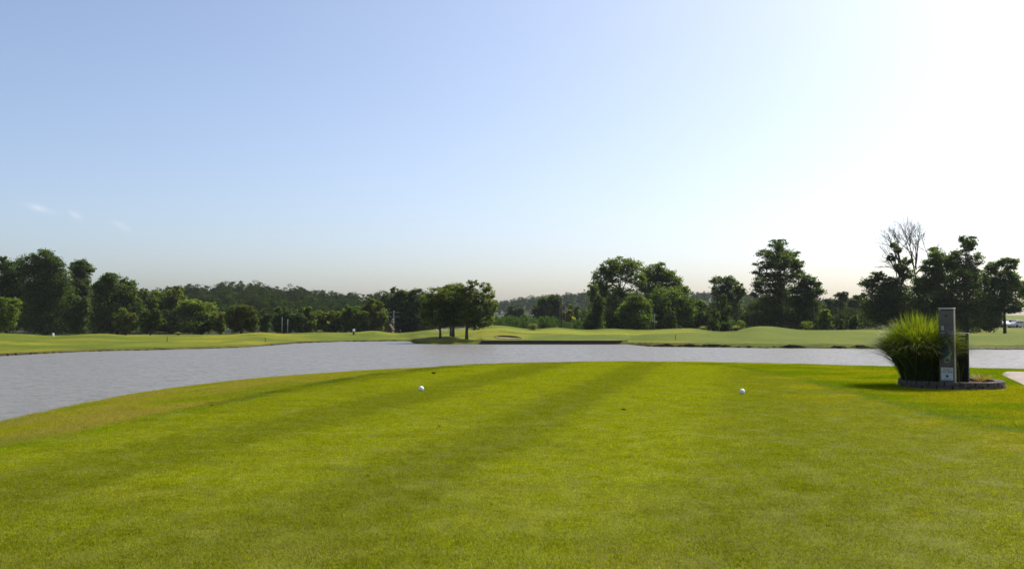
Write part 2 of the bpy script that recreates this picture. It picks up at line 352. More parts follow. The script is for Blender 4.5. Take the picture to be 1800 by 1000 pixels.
def ground_mat():
    m = bpy.data.materials.new('turf_ground'); nt, n, l, out = nodes_of(m)
    a = n.new('ShaderNodeAttribute'); a.attribute_name = 'tint'; g = n.new('ShaderNodeNewGeometry')
    nz = n.new('ShaderNodeTexNoise'); nz.inputs['Scale'].default_value = 2.2; nz.inputs['Detail'].default_value = 9; nz.inputs['Roughness'].default_value = 0.75
    nf = n.new('ShaderNodeTexNoise'); nf.inputs['Scale'].default_value = 45; nf.inputs['Detail'].default_value = 4
    rp = n.new('ShaderNodeMapRange'); rp.inputs[1].default_value = 0.25; rp.inputs[2].default_value = 0.75; rp.inputs[3].default_value = 0.62; rp.inputs[4].default_value = 1.38
    mx = n.new('ShaderNodeVectorMath'); mx.operation = 'SCALE'
    b = n.new('ShaderNodeBsdfPrincipled'); b.inputs['Roughness'].default_value = 0.85; b.inputs['Specular IOR Level'].default_value = 0.1
    bp = n.new('ShaderNodeBump'); bp.inputs['Strength'].default_value = 0.6; bp.inputs['Distance'].default_value = 0.05
    ad = n.new('ShaderNodeMath'); ad.operation = 'ADD'
    l.new(g.outputs['Position'], nz.inputs['Vector']); l.new(g.outputs['Position'], nf.inputs['Vector'])
    l.new(nz.outputs['Fac'], rp.inputs[0]); l.new(a.outputs['Color'], mx.inputs[0]); l.new(rp.outputs[0], mx.inputs['Scale'])
    l.new(mx.outputs[0], b.inputs['Base Color']); l.new(nz.outputs['Fac'], ad.inputs[0]); l.new(nf.outputs['Fac'], ad.inputs[1])
    l.new(ad.outputs[0], bp.inputs['Height']); l.new(bp.outputs[0], b.inputs['Normal'])
    b.inputs['Sheen Weight'].default_value = 0.0
    l.new(b.outputs[0], out.inputs['Surface']); return m
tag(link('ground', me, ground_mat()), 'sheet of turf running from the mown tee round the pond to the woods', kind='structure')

# ---- pond
FACET = 0.36
def water_mat():
    m = bpy.data.materials.new('pond_water'); nt, n, l, out = nodes_of(m)
    g = n.new('ShaderNodeNewGeometry')
    def wave(sc, rot, det, rough=0.6):
        mp = n.new('ShaderNodeMapping'); mp.inputs['Scale'].default_value = sc; mp.inputs['Rotation'].default_value = (0, 0, rot)
        w = n.new('ShaderNodeTexNoise'); w.inputs['Scale'].default_value = 1.0; w.inputs['Detail'].default_value = det; w.inputs['Roughness'].default_value = rough
        l.new(g.outputs['Position'], mp.inputs[0]); l.new(mp.outputs[0], w.inputs['Vector']); return w.outputs['Fac']
    w1 = wave((1.1, 3.2, 1), 0.25, 5); w2 = wave((4.0, 7.5, 1), -0.3, 3); w3 = wave((0.05, 0.16, 1), 0.1, 4)
    mr = n.new('ShaderNodeMapRange'); mr.inputs[1].default_value = 0.36; mr.inputs[2].default_value = 0.62; mr.inputs[3].default_value = 0.45; mr.inputs[4].default_value = 1.0
    l.new(w3, mr.inputs[0])
    sx = n.new('ShaderNodeSeparateXYZ'); l.new(g.outputs['Position'], sx.inputs[0])
    px_ = n.new('ShaderNodeMath'); px_.operation = 'MULTIPLY_ADD'; px_.inputs[1].default_value = 0.6; l.new(sx.outputs[0], px_.inputs[0]); l.new(sx.outputs[1], px_.inputs[2])
    cm = n.new('ShaderNodeMapRange'); cm.inputs[1].default_value = 40; cm.inputs[2].default_value = 92; cm.inputs[3].default_value = 1.0; cm.inputs[4].default_value = 0.6; l.new(px_.outputs[0], cm.inputs[0])
    st = n.new('ShaderNodeMath'); st.operation = 'MULTIPLY'; l.new(mr.outputs[0], st.inputs[0]); l.new(cm.outputs[0], st.inputs[1])
    b1 = n.new('ShaderNodeBump'); b1.inputs['Distance'].default_value = 0.045
    b2 = n.new('ShaderNodeBump'); b2.inputs['Distance'].default_value = 0.008; b2.inputs['Strength'].default_value = 0.8
    l.new(st.outputs[0], b1.inputs['Strength']); l.new(st.outputs[0], b2.inputs['Strength']); l.new(w1, b1.inputs['Height']); l.new(w2, b2.inputs['Height']); l.new(b1.outputs[0], b2.inputs['Normal'])
    b = n.new('ShaderNodeBsdfPrincipled'); b.inputs['Base Color'].default_value = (0.145, 0.138, 0.12, 1); b.inputs['Roughness'].default_value = 0.40
    b.inputs['IOR'].default_value = 1.333; b.inputs['Specular IOR Level'].default_value = 0.5
    # facets of wind ripples: each patch tilted its own way, some of them steep enough to catch the sun
    acc = b2.outputs[0]
    for sc_, rot_ in (((2.6, 5.5, 1), 0.3), ((6.5, 11.0, 1), -0.25)):
        mp = n.new('ShaderNodeMapping'); mp.inputs['Scale'].default_value = sc_; mp.inputs['Rotation'].default_value = (0, 0, rot_)
        vo = n.new('ShaderNodeTexVoronoi'); vo.inputs['Scale'].default_value = 1.0; l.new(g.outputs['Position'], mp.inputs[0]); l.new(mp.outputs[0], vo.inputs['Vector'])
        sb = n.new('ShaderNodeVectorMath'); sb.operation = 'MULTIPLY_ADD'; sb.inputs[1].default_value = (FACET, FACET, 0); sb.inputs[2].default_value = (-FACET / 2, -FACET / 2, 0)
        l.new(vo.outputs['Color'], sb.inputs[0]); ad = n.new('ShaderNodeVectorMath'); ad.operation = 'ADD'; l.new(acc, ad.inputs[0]); l.new(sb.outputs[0], ad.inputs[1]); acc = ad.outputs[0]
    nm = n.new('ShaderNodeVectorMath'); nm.operation = 'NORMALIZE'; l.new(acc, nm.inputs[0])
    l.new(nm.outputs[0], b.inputs['Normal']); l.new(b.outputs[0], out.inputs['Surface']); return m
w = MB(); w.add([(-160, -40, WATER), (200, -40, WATER), (200, 145, WATER), (-160, 145, WATER)], [(0, 1, 2, 3)])
tag(w.build('pond_water', water_mat()), 'rippled grey pond water between the tee and far fairway', kind='structure')

# ------------------------------------------------------------------ scattering (uncountable stuff only)
def proto_collection(name, meshes, mat):
    col = bpy.data.collections.new(name)
    for i, me in enumerate(meshes):
        if len(me.materials) == 0: me.materials.append(mat)
        o = bpy.data.objects.new('%s_%02d' % (name, i), me); col.objects.link(o)
    return col
def scatter(name, pts, rot, scl, which, tint, col, label):
    me = bpy.data.meshes.new(name); me.vertices.add(len(pts)); me.vertices.foreach_set('co', np.asarray(pts, np.float32).ravel())
    a = me.attributes.new('rot', 'FLOAT_VECTOR', 'POINT'); a.data.foreach_set('vector', np.asarray(rot, np.float32).ravel())
    a = me.attributes.new('scl', 'FLOAT_VECTOR', 'POINT'); a.data.foreach_set('vector', np.asarray(scl, np.float32).ravel())
    a = me.attributes.new('which', 'INT', 'POINT'); a.data.foreach_set('value', np.asarray(which, np.int32))
    point_color(me, 'tint', tint)
    o = link(name, me); tag(o, label, kind='stuff')
    ng = bpy.data.node_groups.new(name + '_scatter', 'GeometryNodeTree')
    ng.interface.new_socket('Geometry', in_out='INPUT', socket_type='NodeSocketGeometry'); ng.interface.new_socket('Geometry', in_out='OUTPUT', socket_type='NodeSocketGeometry')
    n, l = ng.nodes, ng.links
    gi = n.new('NodeGroupInput'); go = n.new('NodeGroupOutput'); ip = n.new('GeometryNodeInstanceOnPoints'); ci = n.new('GeometryNodeCollectionInfo')
    ci.inputs['Collection'].default_value = col; ci.inputs['Separate Children'].default_value = True; ci.inputs['Reset Children'].default_value = True
    def na(nm, tp):
        q = n.new('GeometryNodeInputNamedAttribute'); q.data_type = tp; q.inputs['Name'].default_value = nm
        return [s for s in q.outputs if s.enabled and s.name == 'Attribute'][0]
    er = n.new('FunctionNodeEulerToRotation')
    l.new(na('rot', 'FLOAT_VECTOR'), er.inputs[0]); l.new(er.outputs[0], ip.inputs['Rotation'])
    l.new(gi.outputs[0], ip.inputs['Points']); l.new(ci.outputs[0], ip.inputs['Instance']); ip.inputs['Pick Instance'].default_value = True
    l.new(na('which', 'INT'), ip.inputs['Instance Index']); l.new(na('scl', 'FLOAT_VECTOR'), ip.inputs['Scale'])
    l.new(ip.outputs[0], go.inputs[0])
    md = o.modifiers.new('scatter', 'NODES'); md.node_group = ng
    return o

def blade_tile(n, size, h, wdt, lean, seed, gauss=True):
    r = np.random.default_rng(seed)
    p = r.normal(0, size * 0.42, (n, 2)) if gauss else r.uniform(-size / 2, size / 2, (n, 2))
    th = r.uniform(0, 2 * np.pi, n); ph = r.uniform(0, 2 * np.pi, n); H = h * r.uniform(0.55, 1.25, n); L = lean * H * r.uniform(0.2, 1.3, n)
    wv = np.stack([np.cos(th), np.sin(th), 0 * th], -1) * (wdt * r.uniform(0.7, 1.2, n))[:, None]
    b = np.concatenate([p, np.full((n, 1), -0.004)], 1); ld = np.stack([np.cos(ph) * L, np.sin(ph) * L, 0 * th], -1)
    up = np.stack([0 * th, 0 * th, H], -1)
    mid = b + 0.35 * ld + 0.6 * up; tip = b + ld + up * 0.98
    # one bent blade: base quad + tip triangle
    Vv = np.stack([b - wv / 2, b + wv / 2, mid + wv * 0.4, mid - wv * 0.4, tip], 1).reshape(-1, 3)
    k = np.arange(n) * 5
    loops = np.stack([k, k + 1, k + 2, k + 3, k + 3, k + 2, k + 4], 1).ravel()
    starts = np.stack([np.arange(n) * 7, np.arange(n) * 7 + 4], 1).ravel(); totals = np.tile([4, 3], n)
    return np_mesh('blade_tile', Vv, loops, starts, totals, False)

mown = proto_collection('mown_tile', [blade_tile(480, 0.30, 0.019, 0.0042, 0.9, k) for k in range(5)], M['grass'])
rough_c = proto_collection('rough_tile', [blade_tile(330, 0.34, 0.038, 0.0045, 1.0, 40 + k) for k in range(5)], M['grass'])
BED = (10.87, 22.08, 1.2)                            # planting bed centre and radius
def grass_field():
    st = 0.24
    ax = np.arange(-18, 24, st); ay = np.arange(3.0, 41, st)
    X, Y = np.meshgrid(ax, ay); X = X.ravel() + R.uniform(-0.5, 0.5, X.size) * st; Y = Y.ravel() + R.uniform(-0.5, 0.5, Y.size) * st
    k = np.abs(X) < 0.62 * Y + 6.0; X, Y = X[k], Y[k]
    Z = near_z(X, Y); k = (Z > WATER + 0.03) & (np.hypot(X - BED[0], Y - BED[1]) > BED[2] + 0.1)
    k &= ~inside(X, Y, PATH)
    X, Y, Z = X[k], Y[k], Z[k]
    c, rg = turf(X, Y); c = c * (0.9 + 0.2 * R.random((len(X), 1)))
    isr = (rg + 1.1 * (fbm(X * 1.3 + 70, Y * 1.3) - 0.5) + 0.5 * (R.random(len(X)) - 0.5)) > 0.5
    for nm, sel, col, lab in (('mown_grass', ~isr, mown, 'short mown striped grass of the tee in the foreground'), ('rough_grass', isr, rough_c, 'longer yellowing rough grass round the tee and on the pond bank')):
        x, y, z, cc = X[sel], Y[sel], Z[sel], c[sel]; n = len(x)
        rot = np.stack([np.zeros(n), np.zeros(n), R.uniform(0, 6.283, n)], -1)
        hgt = R.uniform(0.8, 1.2, n) * (0.7 + 0.6 * fbm(x * 0.8, y * 0.8))
        scatter(nm, np.stack([x, y, z], -1), rot, np.stack([np.ones(n), np.ones(n), hgt], -1), R.integers(0, 5, n), cc, col, lab)
PATH = [(15.55, 28.0), (14.6, 26.6), (13.6, 24.2), (12.35, 21.2), (11.9, 18.6), (12.2, 15.0), (12.8, 10), (60, 10), (60, 27.0), (24, 27.2)]
grass_field()

# ------------------------------------------------------------------ trees
def cards(c, size, r, up=0.35, asp=0.62):
    n = len(c)
    nv = r.normal(0, 1, (n, 3)); nv /= np.linalg.norm(nv, axis=1, keepdims=True) + 1e-9; nv[:, 2] = np.abs(nv[:, 2]) + up; nv /= np.linalg.norm(nv, axis=1, keepdims=True)
    t = np.cross(nv, r.normal(0, 1, (n, 3))); t /= np.linalg.norm(t, axis=1, keepdims=True) + 1e-9; b = np.cross(nv, t)
    s = (size * r.uniform(0.6, 1.35, n))[:, None] * 0.5; drop = nv * s * 0.35
    return np.stack([c + t * s, c + b * s * asp - drop * 0.5, c - t * s - drop, c - b * s * asp - drop * 0.3], 1).reshape(-1, 3)

def crown_mesh(lobes, n, size, tint, seed, zmin, clump=0.30, nclus=None, shell=0.55):
    r = np.random.default_rng(seed); L = np.array(lobes, float); vol = (L[:, 3] * L[:, 5]) ** 0.9; vol /= vol.sum()
    P, Cc, CC = [], [], []
    for i, (cx, cy, cz, rx, ry, rz) in enumerate(L):
        m = max(20, int(n * vol[i])); k = nclus or max(6, int(m / 55))
        d = r.normal(0, 1, (k, 3)); d /= np.linalg.norm(d, axis=1, keepdims=True); rad = r.uniform(shell ** 2, 1.0, k) ** 0.5
        cc = np.array([cx, cy, cz]) + d * rad[:, None] * np.array([rx, ry, rz]) * 0.92
        br = r.uniform(0.6, 1.45, k); hue = r.normal(0, 0.08, k)
        w = r.integers(0, k, m); sp = clump * r.uniform(0.55, 1.25, k)
        off = r.normal(0, 1, (m, 3)) * sp[w][:, None] * np.array([rx, ry, rz * 0.75]) * 0.62
        pts = cc[w] + off
        q = r.random(m) < 0.09; dd = r.normal(0, 1, (m, 3)); dd /= np.linalg.norm(dd, axis=1, keepdims=True)
        pts[q] = (np.array([cx, cy, cz]) + dd * (r.random(m) ** 0.4)[:, None] * np.array([rx, ry, rz]))[q]
        P.append(pts); col = np.array(tint)[None] * (br[w] * r.uniform(0.85, 1.15, m))[:, None]; col[:, 0] *= 1 + hue[w]; col[:, 2] *= 1 - hue[w]
        Cc.append(col); CC.append(cc)
    P = np.concatenate(P); Cc = np.concatenate(Cc); k = P[:, 2] > zmin; P, Cc = P[k], Cc[k]
    Vv = cards(P, size, r); me = poly_mesh('crown', Vv, len(P), 4); point_color(me, 'leafcol', np.repeat(Cc, 4, axis=0))
    return me, CC

def wob(a, b, r, k=4, amt=0.06):
    a, b = np.array(a, float), np.array(b, float); Ln = np.linalg.norm(b - a); out = []
    for i in range(k + 1):
        t = i / k; p = a + (b - a) * t
        if 0 < i < k: p = p + r.normal(0, amt * Ln * 0.5, 3) + np.array([0, 0, 0.08 * Ln * math.sin(math.pi * t)])
        out.append(p)
    return out

OCCUPIED = []
def tree(name, label, px, d, lobes, cat='tree', tint=(0.060, 0.080, 0.020), n=None, size=None, trunk=0.16, group=None, gap=0.55, clump=0.30,
         fork=1, twigs=True, tpx=None, bark='bark', boles=None, leaves=1.0, ydepth=0.8):
    """lobes: (px, py, rpx, rpy) of the crown's masses as the photo shows them; each becomes an ellipsoid in metres at its own depth."""
    seed = int(px * 7 + d * 13) % 100000; r = np.random.default_rng(seed)
    x0 = at(tpx if tpx is not None else px, d); z0 = gz(x0, d); u = d / F
    root = empty(name, (x0, d, z0)); tag(root, label, cat, group)
    Lm = []; xs = [l[0] for l in lobes]; cxm = (min(xs) + max(xs)) / 2; wide = max(l[2] for l in lobes) * u
    for (lx, ly, rx, ry) in lobes:
        rx, ry = rx * 1.12, ry * 1.10
        oy = r.uniform(-0.7, 0.7) * max(0.0, wide - 0.5 * rx * u)
        Lm.append(((lx - CX) * u - x0, oy, EYE - (ly - HY) * u - z0, rx * u, max(rx * u * ydepth, 0.35 * wide), ry * u))
    area = sum(math.pi * l[2] * l[3] for l in lobes) * 0.75
    n = n or int(np.clip(area * 4.6, 2400, 34000) * leaves); size = size or float(np.clip(0.0021 * d, 0.15, 0.5))
    me, CC = crown_mesh(Lm, n, size, tint, seed, 0.25, clump, None, gap)
    link('crown', me, M['leaf'], root)
    top = max(l[2] + l[5] for l in Lm); low = min(l[2] - l[5] for l in Lm); mb = MB()
    tops = sorted(Lm, key=lambda l: -l[2])[:1][0]
    for bx in (boles or [0.0]):
        end = (tops[0] * 0.6 + bx * 0.4, tops[1] * 0.4, top * 0.86)
        pts = wob((bx, 0, -0.25), end, r, 6, 0.035); pts[1][0] = bx * 1.02; pts[1][1] *= 0.2
        mb.tube(pts, [trunk * 1.3, trunk * 0.95, trunk * 0.75, trunk * 0.52, trunk * 0.34, trunk * 0.18, 0.03], 8)
        for l, cc in zip(Lm, CC):
            base_t = np.clip((l[2] - 0.55 * l[5]) / top, 0.12, 0.8) * r.uniform(0.6, 0.9); i = int(base_t * 6); f = base_t * 6 - i
            st = np.array(pts[i]) * (1 - f) + np.array(pts[min(i + 1, 6)]) * f
            lp = wob(st, (l[0], l[1], l[2]), r, 4, 0.08); tr = trunk * (0.5 - 0.3 * base_t)
            mb.tube(lp, [tr, tr * 0.8, tr * 0.6, tr * 0.45, tr * 0.3], 5)
            if twigs:
                for c in cc[:: max(1, len(cc) // 12)]:
                    mb.tube(wob(lp[int(r.integers(2, 5))], c, r, 2, 0.1), [tr * 0.3, tr * 0.2, 0.012], 3)
    mb.build('trunk', M[bark], root, smooth=True)
    OCCUPIED.append((x0, d)); return root

def auto(px, top, base, w, shape='oval', seed=None, n=None):
    """lobes for a plain crown: px centre, top and base rows, full width."""
    r = np.random.default_rng(int(px * 3 + top) if seed is None else seed); h = base - top; out = []
    if shape == 'cone':
        k = n or 7
        for i in range(k):
            t = (i + 0.6) / k; rr = w / 2 * (0.18 + 0.82 * t); out.append((px + r.normal(0, 0.06) * w, top + h * t, max(rr * 0.8, 3), h / k * 0.95))
        return out
    k = n or 9
    for i in range(k):
        t = (i + 0.5) / k
        if shape == 'round': prof = math.sin(math.pi * (0.18 + 0.74 * t)) ** 0.7
        elif shape == 'column': prof = 0.75 + 0.25 * math.sin(math.pi * t)
        else: prof = min(1.0, 0.55 + 0.75 * math.sin(math.pi * min(1, 0.12 + 0.62 * t)) - 0.15) if t < 0.9 else 0.8
        hw = w / 2 * prof; rr = max(hw * r.uniform(0.42, 0.62), 4); o = r.uniform(-1, 1) * max(hw - rr * 0.8, 0)
        if i % 2: o = math.copysign(max(abs(o), 0.6 * (hw - rr * 0.8)), -out[-1][0] + px)
        out.append((px + o, top + rr * 0.75 + (h - rr * 1.3) * t, rr, min(rr * r.uniform(0.75, 1.05), h * 0.4)))
    out.append((px, top + h * 0.58, w * 0.28, h * 0.33))
    for j in range(4):                                # stray boughs that break the outline
        a = r.uniform(-0.2, 1.2) * math.pi; rr = w * r.uniform(0.10, 0.17)
        out.append((px + math.cos(a) * w * 0.46, top + h * 0.46 - math.sin(a) * h * 0.44, rr, rr * 0.7))
    return out

DG = (0.044, 0.066, 0.019); MG = (0.066, 0.096, 0.021); LG = (0.092, 0.124, 0.024); OG = (0.092, 0.106, 0.024); BG = (0.050, 0.074, 0.030)
WG = 'trees of the wood left of the pond'; RGp = 'trees of the wood right of the pond'
# wood on the left bank
tree('broadleaf_tree', 'bushy light green tree at the left edge of the picture, before the dark wood', 0, 130, auto(-2, 520, 588, 72, 'round'), tint=LG, group=WG)
tree('broadleaf_tree', 'tall dark tree cut by the left edge of the picture', 12, 152, auto(10, 452, 590, 76), tint=DG, group=WG, trunk=0.25)
tree('broadleaf_tree', 'tallest ragged dark tree of the wood on the left', 80, 150, [(86, 452, 16, 14), (60, 462, 20, 16), (104, 466, 17, 16), (75, 480, 32, 22), (105, 495, 26, 26), (58, 505, 28, 28), (85, 525, 40, 32), (80, 560, 42, 30), (40, 472, 12, 12)], tint=DG, group=WG, trunk=0.3, gap=0.45)
tree('broadleaf_tree', 'slender open-topped tree with sky showing between its limbs, left wood', 140, 158, [(143, 467, 14, 10), (128, 474, 10, 12), (152, 472, 9, 7), (139, 488, 15, 13), (150, 505, 13, 14), (132, 515, 20, 22), (142, 555, 24, 32)], tint=BG, group=WG, clump=0.36, gap=0.5)
tree('broadleaf_tree', 'low dark tree in front of the slender open-topped one, left wood', 137, 140, auto(137, 516, 589, 46, 'round'), tint=BG, group=WG)
tree('broadleaf_tree', 'narrow dark tree between the slender tree and the peaked tree, left wood', 172, 162, auto(173, 492, 590, 42), tint=DG, group=WG)
tree('broadleaf_tree', 'dark tree with a peaked top at the right shoulder of the left wood', 207, 154, [(197, 490, 16, 10), (214, 500, 15, 12), (186, 505, 14, 14), (226, 515, 15, 14), (206, 520, 28, 22), (200, 552, 34, 32), (228, 548, 20, 28)], tint=DG, group=WG, trunk=0.22)
tree('broadleaf_tree', 'low greyish tree at the foot of the peaked dark tree, left wood', 222, 142, auto(222, 543, 590, 40, 'round'), tint=OG, group=WG)
tree('broadleaf_tree', 'mid green tree where the left wood drops to the low woods', 258, 166, auto(258, 504, 590, 54), tint=MG, group=WG)
tree('broadleaf_tree', 'small dark round tree on a bare stem beside the left fairway', 265, 128, auto(266, 543, 582, 42, 'round'), tint=DG, group='small trees on the left fairway', tpx=265, trunk=0.12)
tree('broadleaf_tree', 'rounded olive tree with the highest top between the left wood and fairway trees', 302, 168, auto(303, 506, 590, 62), tint=OG, group=WG)
tree('broadleaf_tree', 'light green tree with a slanting right side behind the fairway saplings', 348, 160, [(340, 535, 18, 10), (360, 542, 18, 10), (325, 545, 18, 14), (352, 556, 26, 14), (370, 562, 16, 14), (340, 575, 32, 14)], tint=LG, group=WG)
tree('sapling_tree', 'short dark sapling on the fairway, left of the low drooping one', 356, 128, auto(356, 562, 588, 26, 'round', n=5), tint=DG, group='small trees on the left fairway', trunk=0.07)
tree('sapling_tree', 'low drooping sapling on the fairway just left of the round shade tree', 387, 128, auto(386, 546, 588, 32, 'round', n=6), tint=OG, group='small trees on the left fairway', trunk=0.08)
tree('shade_tree', 'round shade tree standing alone on the left fairway on a short trunk', 426, 124, [(414, 548, 13, 10), (436, 547, 12, 9), (425, 543, 12, 8), (410, 562, 11, 12), (443, 561, 9, 13), (427, 560, 20, 16), (420, 574, 14, 8), (440, 574, 11, 7)], tint=(0.06, 0.072, 0.022), group='small trees on the left fairway', trunk=0.2, tpx=425)
tree('columnar_tree', 'narrow dark columnar tree right of the round shade tree', 466, 146, auto(466, 544, 588, 24, 'column'), tint=BG, group=WG)
tree('broadleaf_tree', 'wide flat-topped dark tree behind the two pale poles', 502, 150, auto(501, 542, 588, 58, 'round'), tint=BG, group=WG)
tree('broadleaf_tree', 'upright mid green tree right of the two pale poles', 533, 152, auto(535, 538, 588, 36), tint=MG, group=WG)
tree('broadleaf_tree', 'broad olive bush-like tree behind the pale yellow flag', 580, 156, auto(578, 546, 587, 52, 'round'), tint=OG, group=WG)
tree('broadleaf_tree', 'light green tree behind the white-topped ball washer', 622, 156, auto(622, 536, 587, 46), tint=MG, group=WG)
tree('broadleaf_tree', 'yellowish green tree just left of the pole with crossarms', 655, 158, auto(655, 528, 587, 46), tint=OG, group=WG)
tree('broadleaf_tree', 'tall dark tree behind the pole with crossarms', 692, 172, auto(692, 508, 588, 62), tint=BG, group=WG)
tree('broadleaf_tree', 'tall dark tree just left of the lone group of pond-side trees', 728, 172, auto(728, 509, 588, 52), tint=DG, group=WG)

# four trees on the point by the water
PGp = 'trees on the point by the water'
tree('shade_tree', 'leftmost tree of the group on the point by the water', 772, 104.5, [(768, 516, 17, 11), (754, 530, 15, 13), (782, 522, 16, 13), (750, 548, 11, 18), (770, 548, 22, 22), (788, 545, 14, 20), (760, 566, 14, 8), (780, 567, 14, 8)], tint=(0.080, 0.104, 0.022), group=PGp, tpx=774, trunk=0.13, n=17000, size=0.17, gap=0.66, clump=0.25)
tree('shade_tree', 'second tree of the group on the point, pushed in behind the twin stem', 793, 107.5, [(790, 512, 14, 12), (780, 530, 14, 16), (798, 535, 16, 20), (790, 560, 18, 13)], tint=(0.07, 0.094, 0.021), group=PGp, tpx=792.5, trunk=0.13, n=9000, size=0.17, gap=0.66, clump=0.25)
tree('shade_tree', 'middle tree of the group on the point with the dense domed crown', 797, 106, [(802, 506, 15, 11), (790, 512, 13, 10), (812, 516, 13, 14), (797, 528, 22, 20), (800, 552, 24, 22), (810, 565, 14, 10)], tint=(0.078, 0.102, 0.020), group=PGp, tpx=797, trunk=0.15, n=17000, size=0.17, gap=0.66, clump=0.25)
tree('shade_tree', 'rightmost tree of the group on the point with two separate top knobs', 821, 104, [(830.5, 498, 10, 7), (853, 504, 10, 8), (858, 517, 11, 10), (826, 514, 14, 11), (842, 522, 12, 9), (818, 532, 20, 16), (842, 543, 20, 15), (862, 540, 12, 15), (826, 555, 22, 16), (850, 563, 18, 12), (836, 572, 12, 7)], tint=(0.086, 0.112, 0.022), group=PGp, tpx=820.5, trunk=0.17, n=22000, size=0.17, gap=0.64, clump=0.26)

# middle gap
MGp = 'trees in the gap between the woods'
tree('broadleaf_tree', 'dark twin-domed tree in the gap below the far hill', 965, 250, [(955, 532, 12, 9), (973, 528, 13, 9), (948, 545, 12, 12), (965, 548, 22, 14), (982, 545, 12, 13), (964, 565, 26, 12)], tint=BG, group=MGp, size=0.6)
tree('broadleaf_tree', 'hazy rounded tree left of the twin-domed one in the gap', 905, 290, auto(906, 537, 580, 36, 'round'), tint=BG, group=MGp, size=0.7)
tree('broadleaf_tree', 'rounded tree right of the dark utility pole in the gap', 1008, 240, auto(1008, 534, 580, 26, 'round'), tint=MG, group=MGp, size=0.55)
tree('broadleaf_tree', 'small yellowing tree between the two dark utility poles', 995, 200, auto(996, 545, 580, 26, 'round'), tint=(0.105, 0.10, 0.024), group=MGp, size=0.45)

# wood on the right bank
tree('broadleaf_tree', 'big airy rounded tree at the left end of the right wood', 1088, 160, [(1092, 464, 22, 12), (1070, 470, 18, 13), (1112, 472, 18, 13), (1058, 488, 18, 15), (1085, 486, 20, 12), (1120, 492, 16, 16), (1050, 510, 18, 16), (1075, 512, 20, 16), (1108, 520, 20, 12), (1090, 545, 40, 20), (1060, 550, 28, 26), (1115, 560, 25, 22)], tint=(0.084, 0.108, 0.024), group=RGp, trunk=0.3, gap=0.62, clump=0.27, leaves=0.85)
tree('cedar_tree', 'dark cedar filling the left flank of the big airy tree', 1044, 148, auto(1046, 500, 586, 52, 'cone'), tint=DG, group='cedars', size=0.26)
tree('broadleaf_tree', 'broad tree with a dark peak, right of the big airy tree', 1160, 164, [(1157, 470, 10, 9), (1145, 480, 17, 13), (1172, 482, 15, 13), (1150, 500, 25, 18), (1185, 498, 18, 15), (1200, 512, 13, 10), (1165, 530, 36, 24), (1195, 540, 24, 22), (1160, 562, 44, 22)], tint=MG, group=RGp, trunk=0.3)
tree('broadleaf_tree', 'lower tree in front of the big airy tree, lit on its right side', 1122, 144, [(1118, 532, 17, 12), (1132, 542, 15, 14), (1105, 550, 18, 18), (1122, 560, 26, 18)], tint=MG, group=RGp)
tree('cedar_tree', 'small dark cedar on the turf beside the pale short pole', 1178, 136, auto(1178, 533, 578, 32, 'cone', n=6), tint=DG, group='cedars', size=0.24, tpx=1180)
tree('broadleaf_tree', 'low mid green tree on the slope right of the small dark cedar', 1222, 166, auto(1222, 524, 588, 44), tint=MG, group=RGp)
tree('broadleaf_tree', 'thin airy tree rising behind the pair of dark cedars', 1282, 182, [(1263, 492, 11, 9), (1277, 496, 13, 10), (1293, 500, 11, 9), (1303, 508, 8, 9), (1265, 512, 15, 12), (1290, 516, 18, 12), (1280, 540, 28, 20), (1285, 565, 30, 20)], tint=BG, group=RGp, gap=0.6, clump=0.3, leaves=0.7)
tree('cedar_tree', 'left one of the pair of dark cedars near the pale grass tufts', 1253, 130, auto(1254, 540, 581, 30, 'cone', n=6), tint=DG, group='cedars', size=0.23, tpx=1253)
tree('cedar_tree', 'right one of the pair of dark cedars, taller than its neighbour', 1275, 140, auto(1274, 522, 582, 44, 'cone', n=7), tint=(0.036, 0.056, 0.018), group='cedars', size=0.25)
tree('cottonwood_tree', 'tallest tree of the right wood, open crown with a narrow waist', 1372, 156, [(1358, 431, 14, 9), (1378, 428, 13, 9), (1347, 445, 15, 9), (1370, 446, 20, 12), (1394, 446, 13, 10), (1336, 466, 10, 6), (1362, 466, 16, 9), (1386, 464, 18, 11), (1406, 462, 10, 8), (1375, 484, 15, 9), (1400, 482, 12, 8), (1345, 492, 14, 9), (1330, 508, 13, 13), (1356, 512, 22, 15), (1385, 512, 22, 16), (1345, 545, 32, 24), (1380, 545, 34, 26), (1365, 572, 45, 14), (1366, 456, 26, 18), (1372, 490, 30, 18), (1340, 478, 14, 10), (1404, 472, 12, 12)], tint=(0.050, 0.072, 0.022), group=RGp, trunk=0.34, gap=0.55, clump=0.3, leaves=0.9)
tree('broadleaf_tree', 'shorter tree leaning against the right side of the tallest open tree', 1420, 154, [(1418, 492, 14, 9), (1435, 498, 10, 7), (1408, 508, 13, 11), (1430, 512, 16, 10), (1418, 530, 22, 14), (1422, 558, 24, 24)], tint=DG, group=RGp, clump=0.32)
tree('broadleaf_tree', 'small bright green tree on the turf right of the tallest open tree', 1448, 146, auto(1449, 546, 586, 30, 'round'), tint=LG, group='small trees on the right turf')
tree('sapling_tree', 'small dark sapling right of the small bright green tree', 1478, 146, auto(1478, 562, 586, 14, 'cone', n=5), tint=DG, group='small trees on the right turf', trunk=0.05)
tree('sapling_tree', 'small rounded dark sapling left of the ornamental grass clump', 1500, 146, auto(1500, 553, 586, 24, 'round', n=6), tint=BG, group='small trees on the right turf', trunk=0.06)
tree('broadleaf_tree', 'hazy middle-height tree behind the small bright green tree', 1472, 215, auto(1478, 514, 584, 52), tint=BG, group=RGp, size=0.5)
tree('broadleaf_tree', 'hazy low tree behind the rounded dark sapling', 1512, 215, auto(1516, 518, 584, 50), tint=BG, group=RGp, size=0.5)

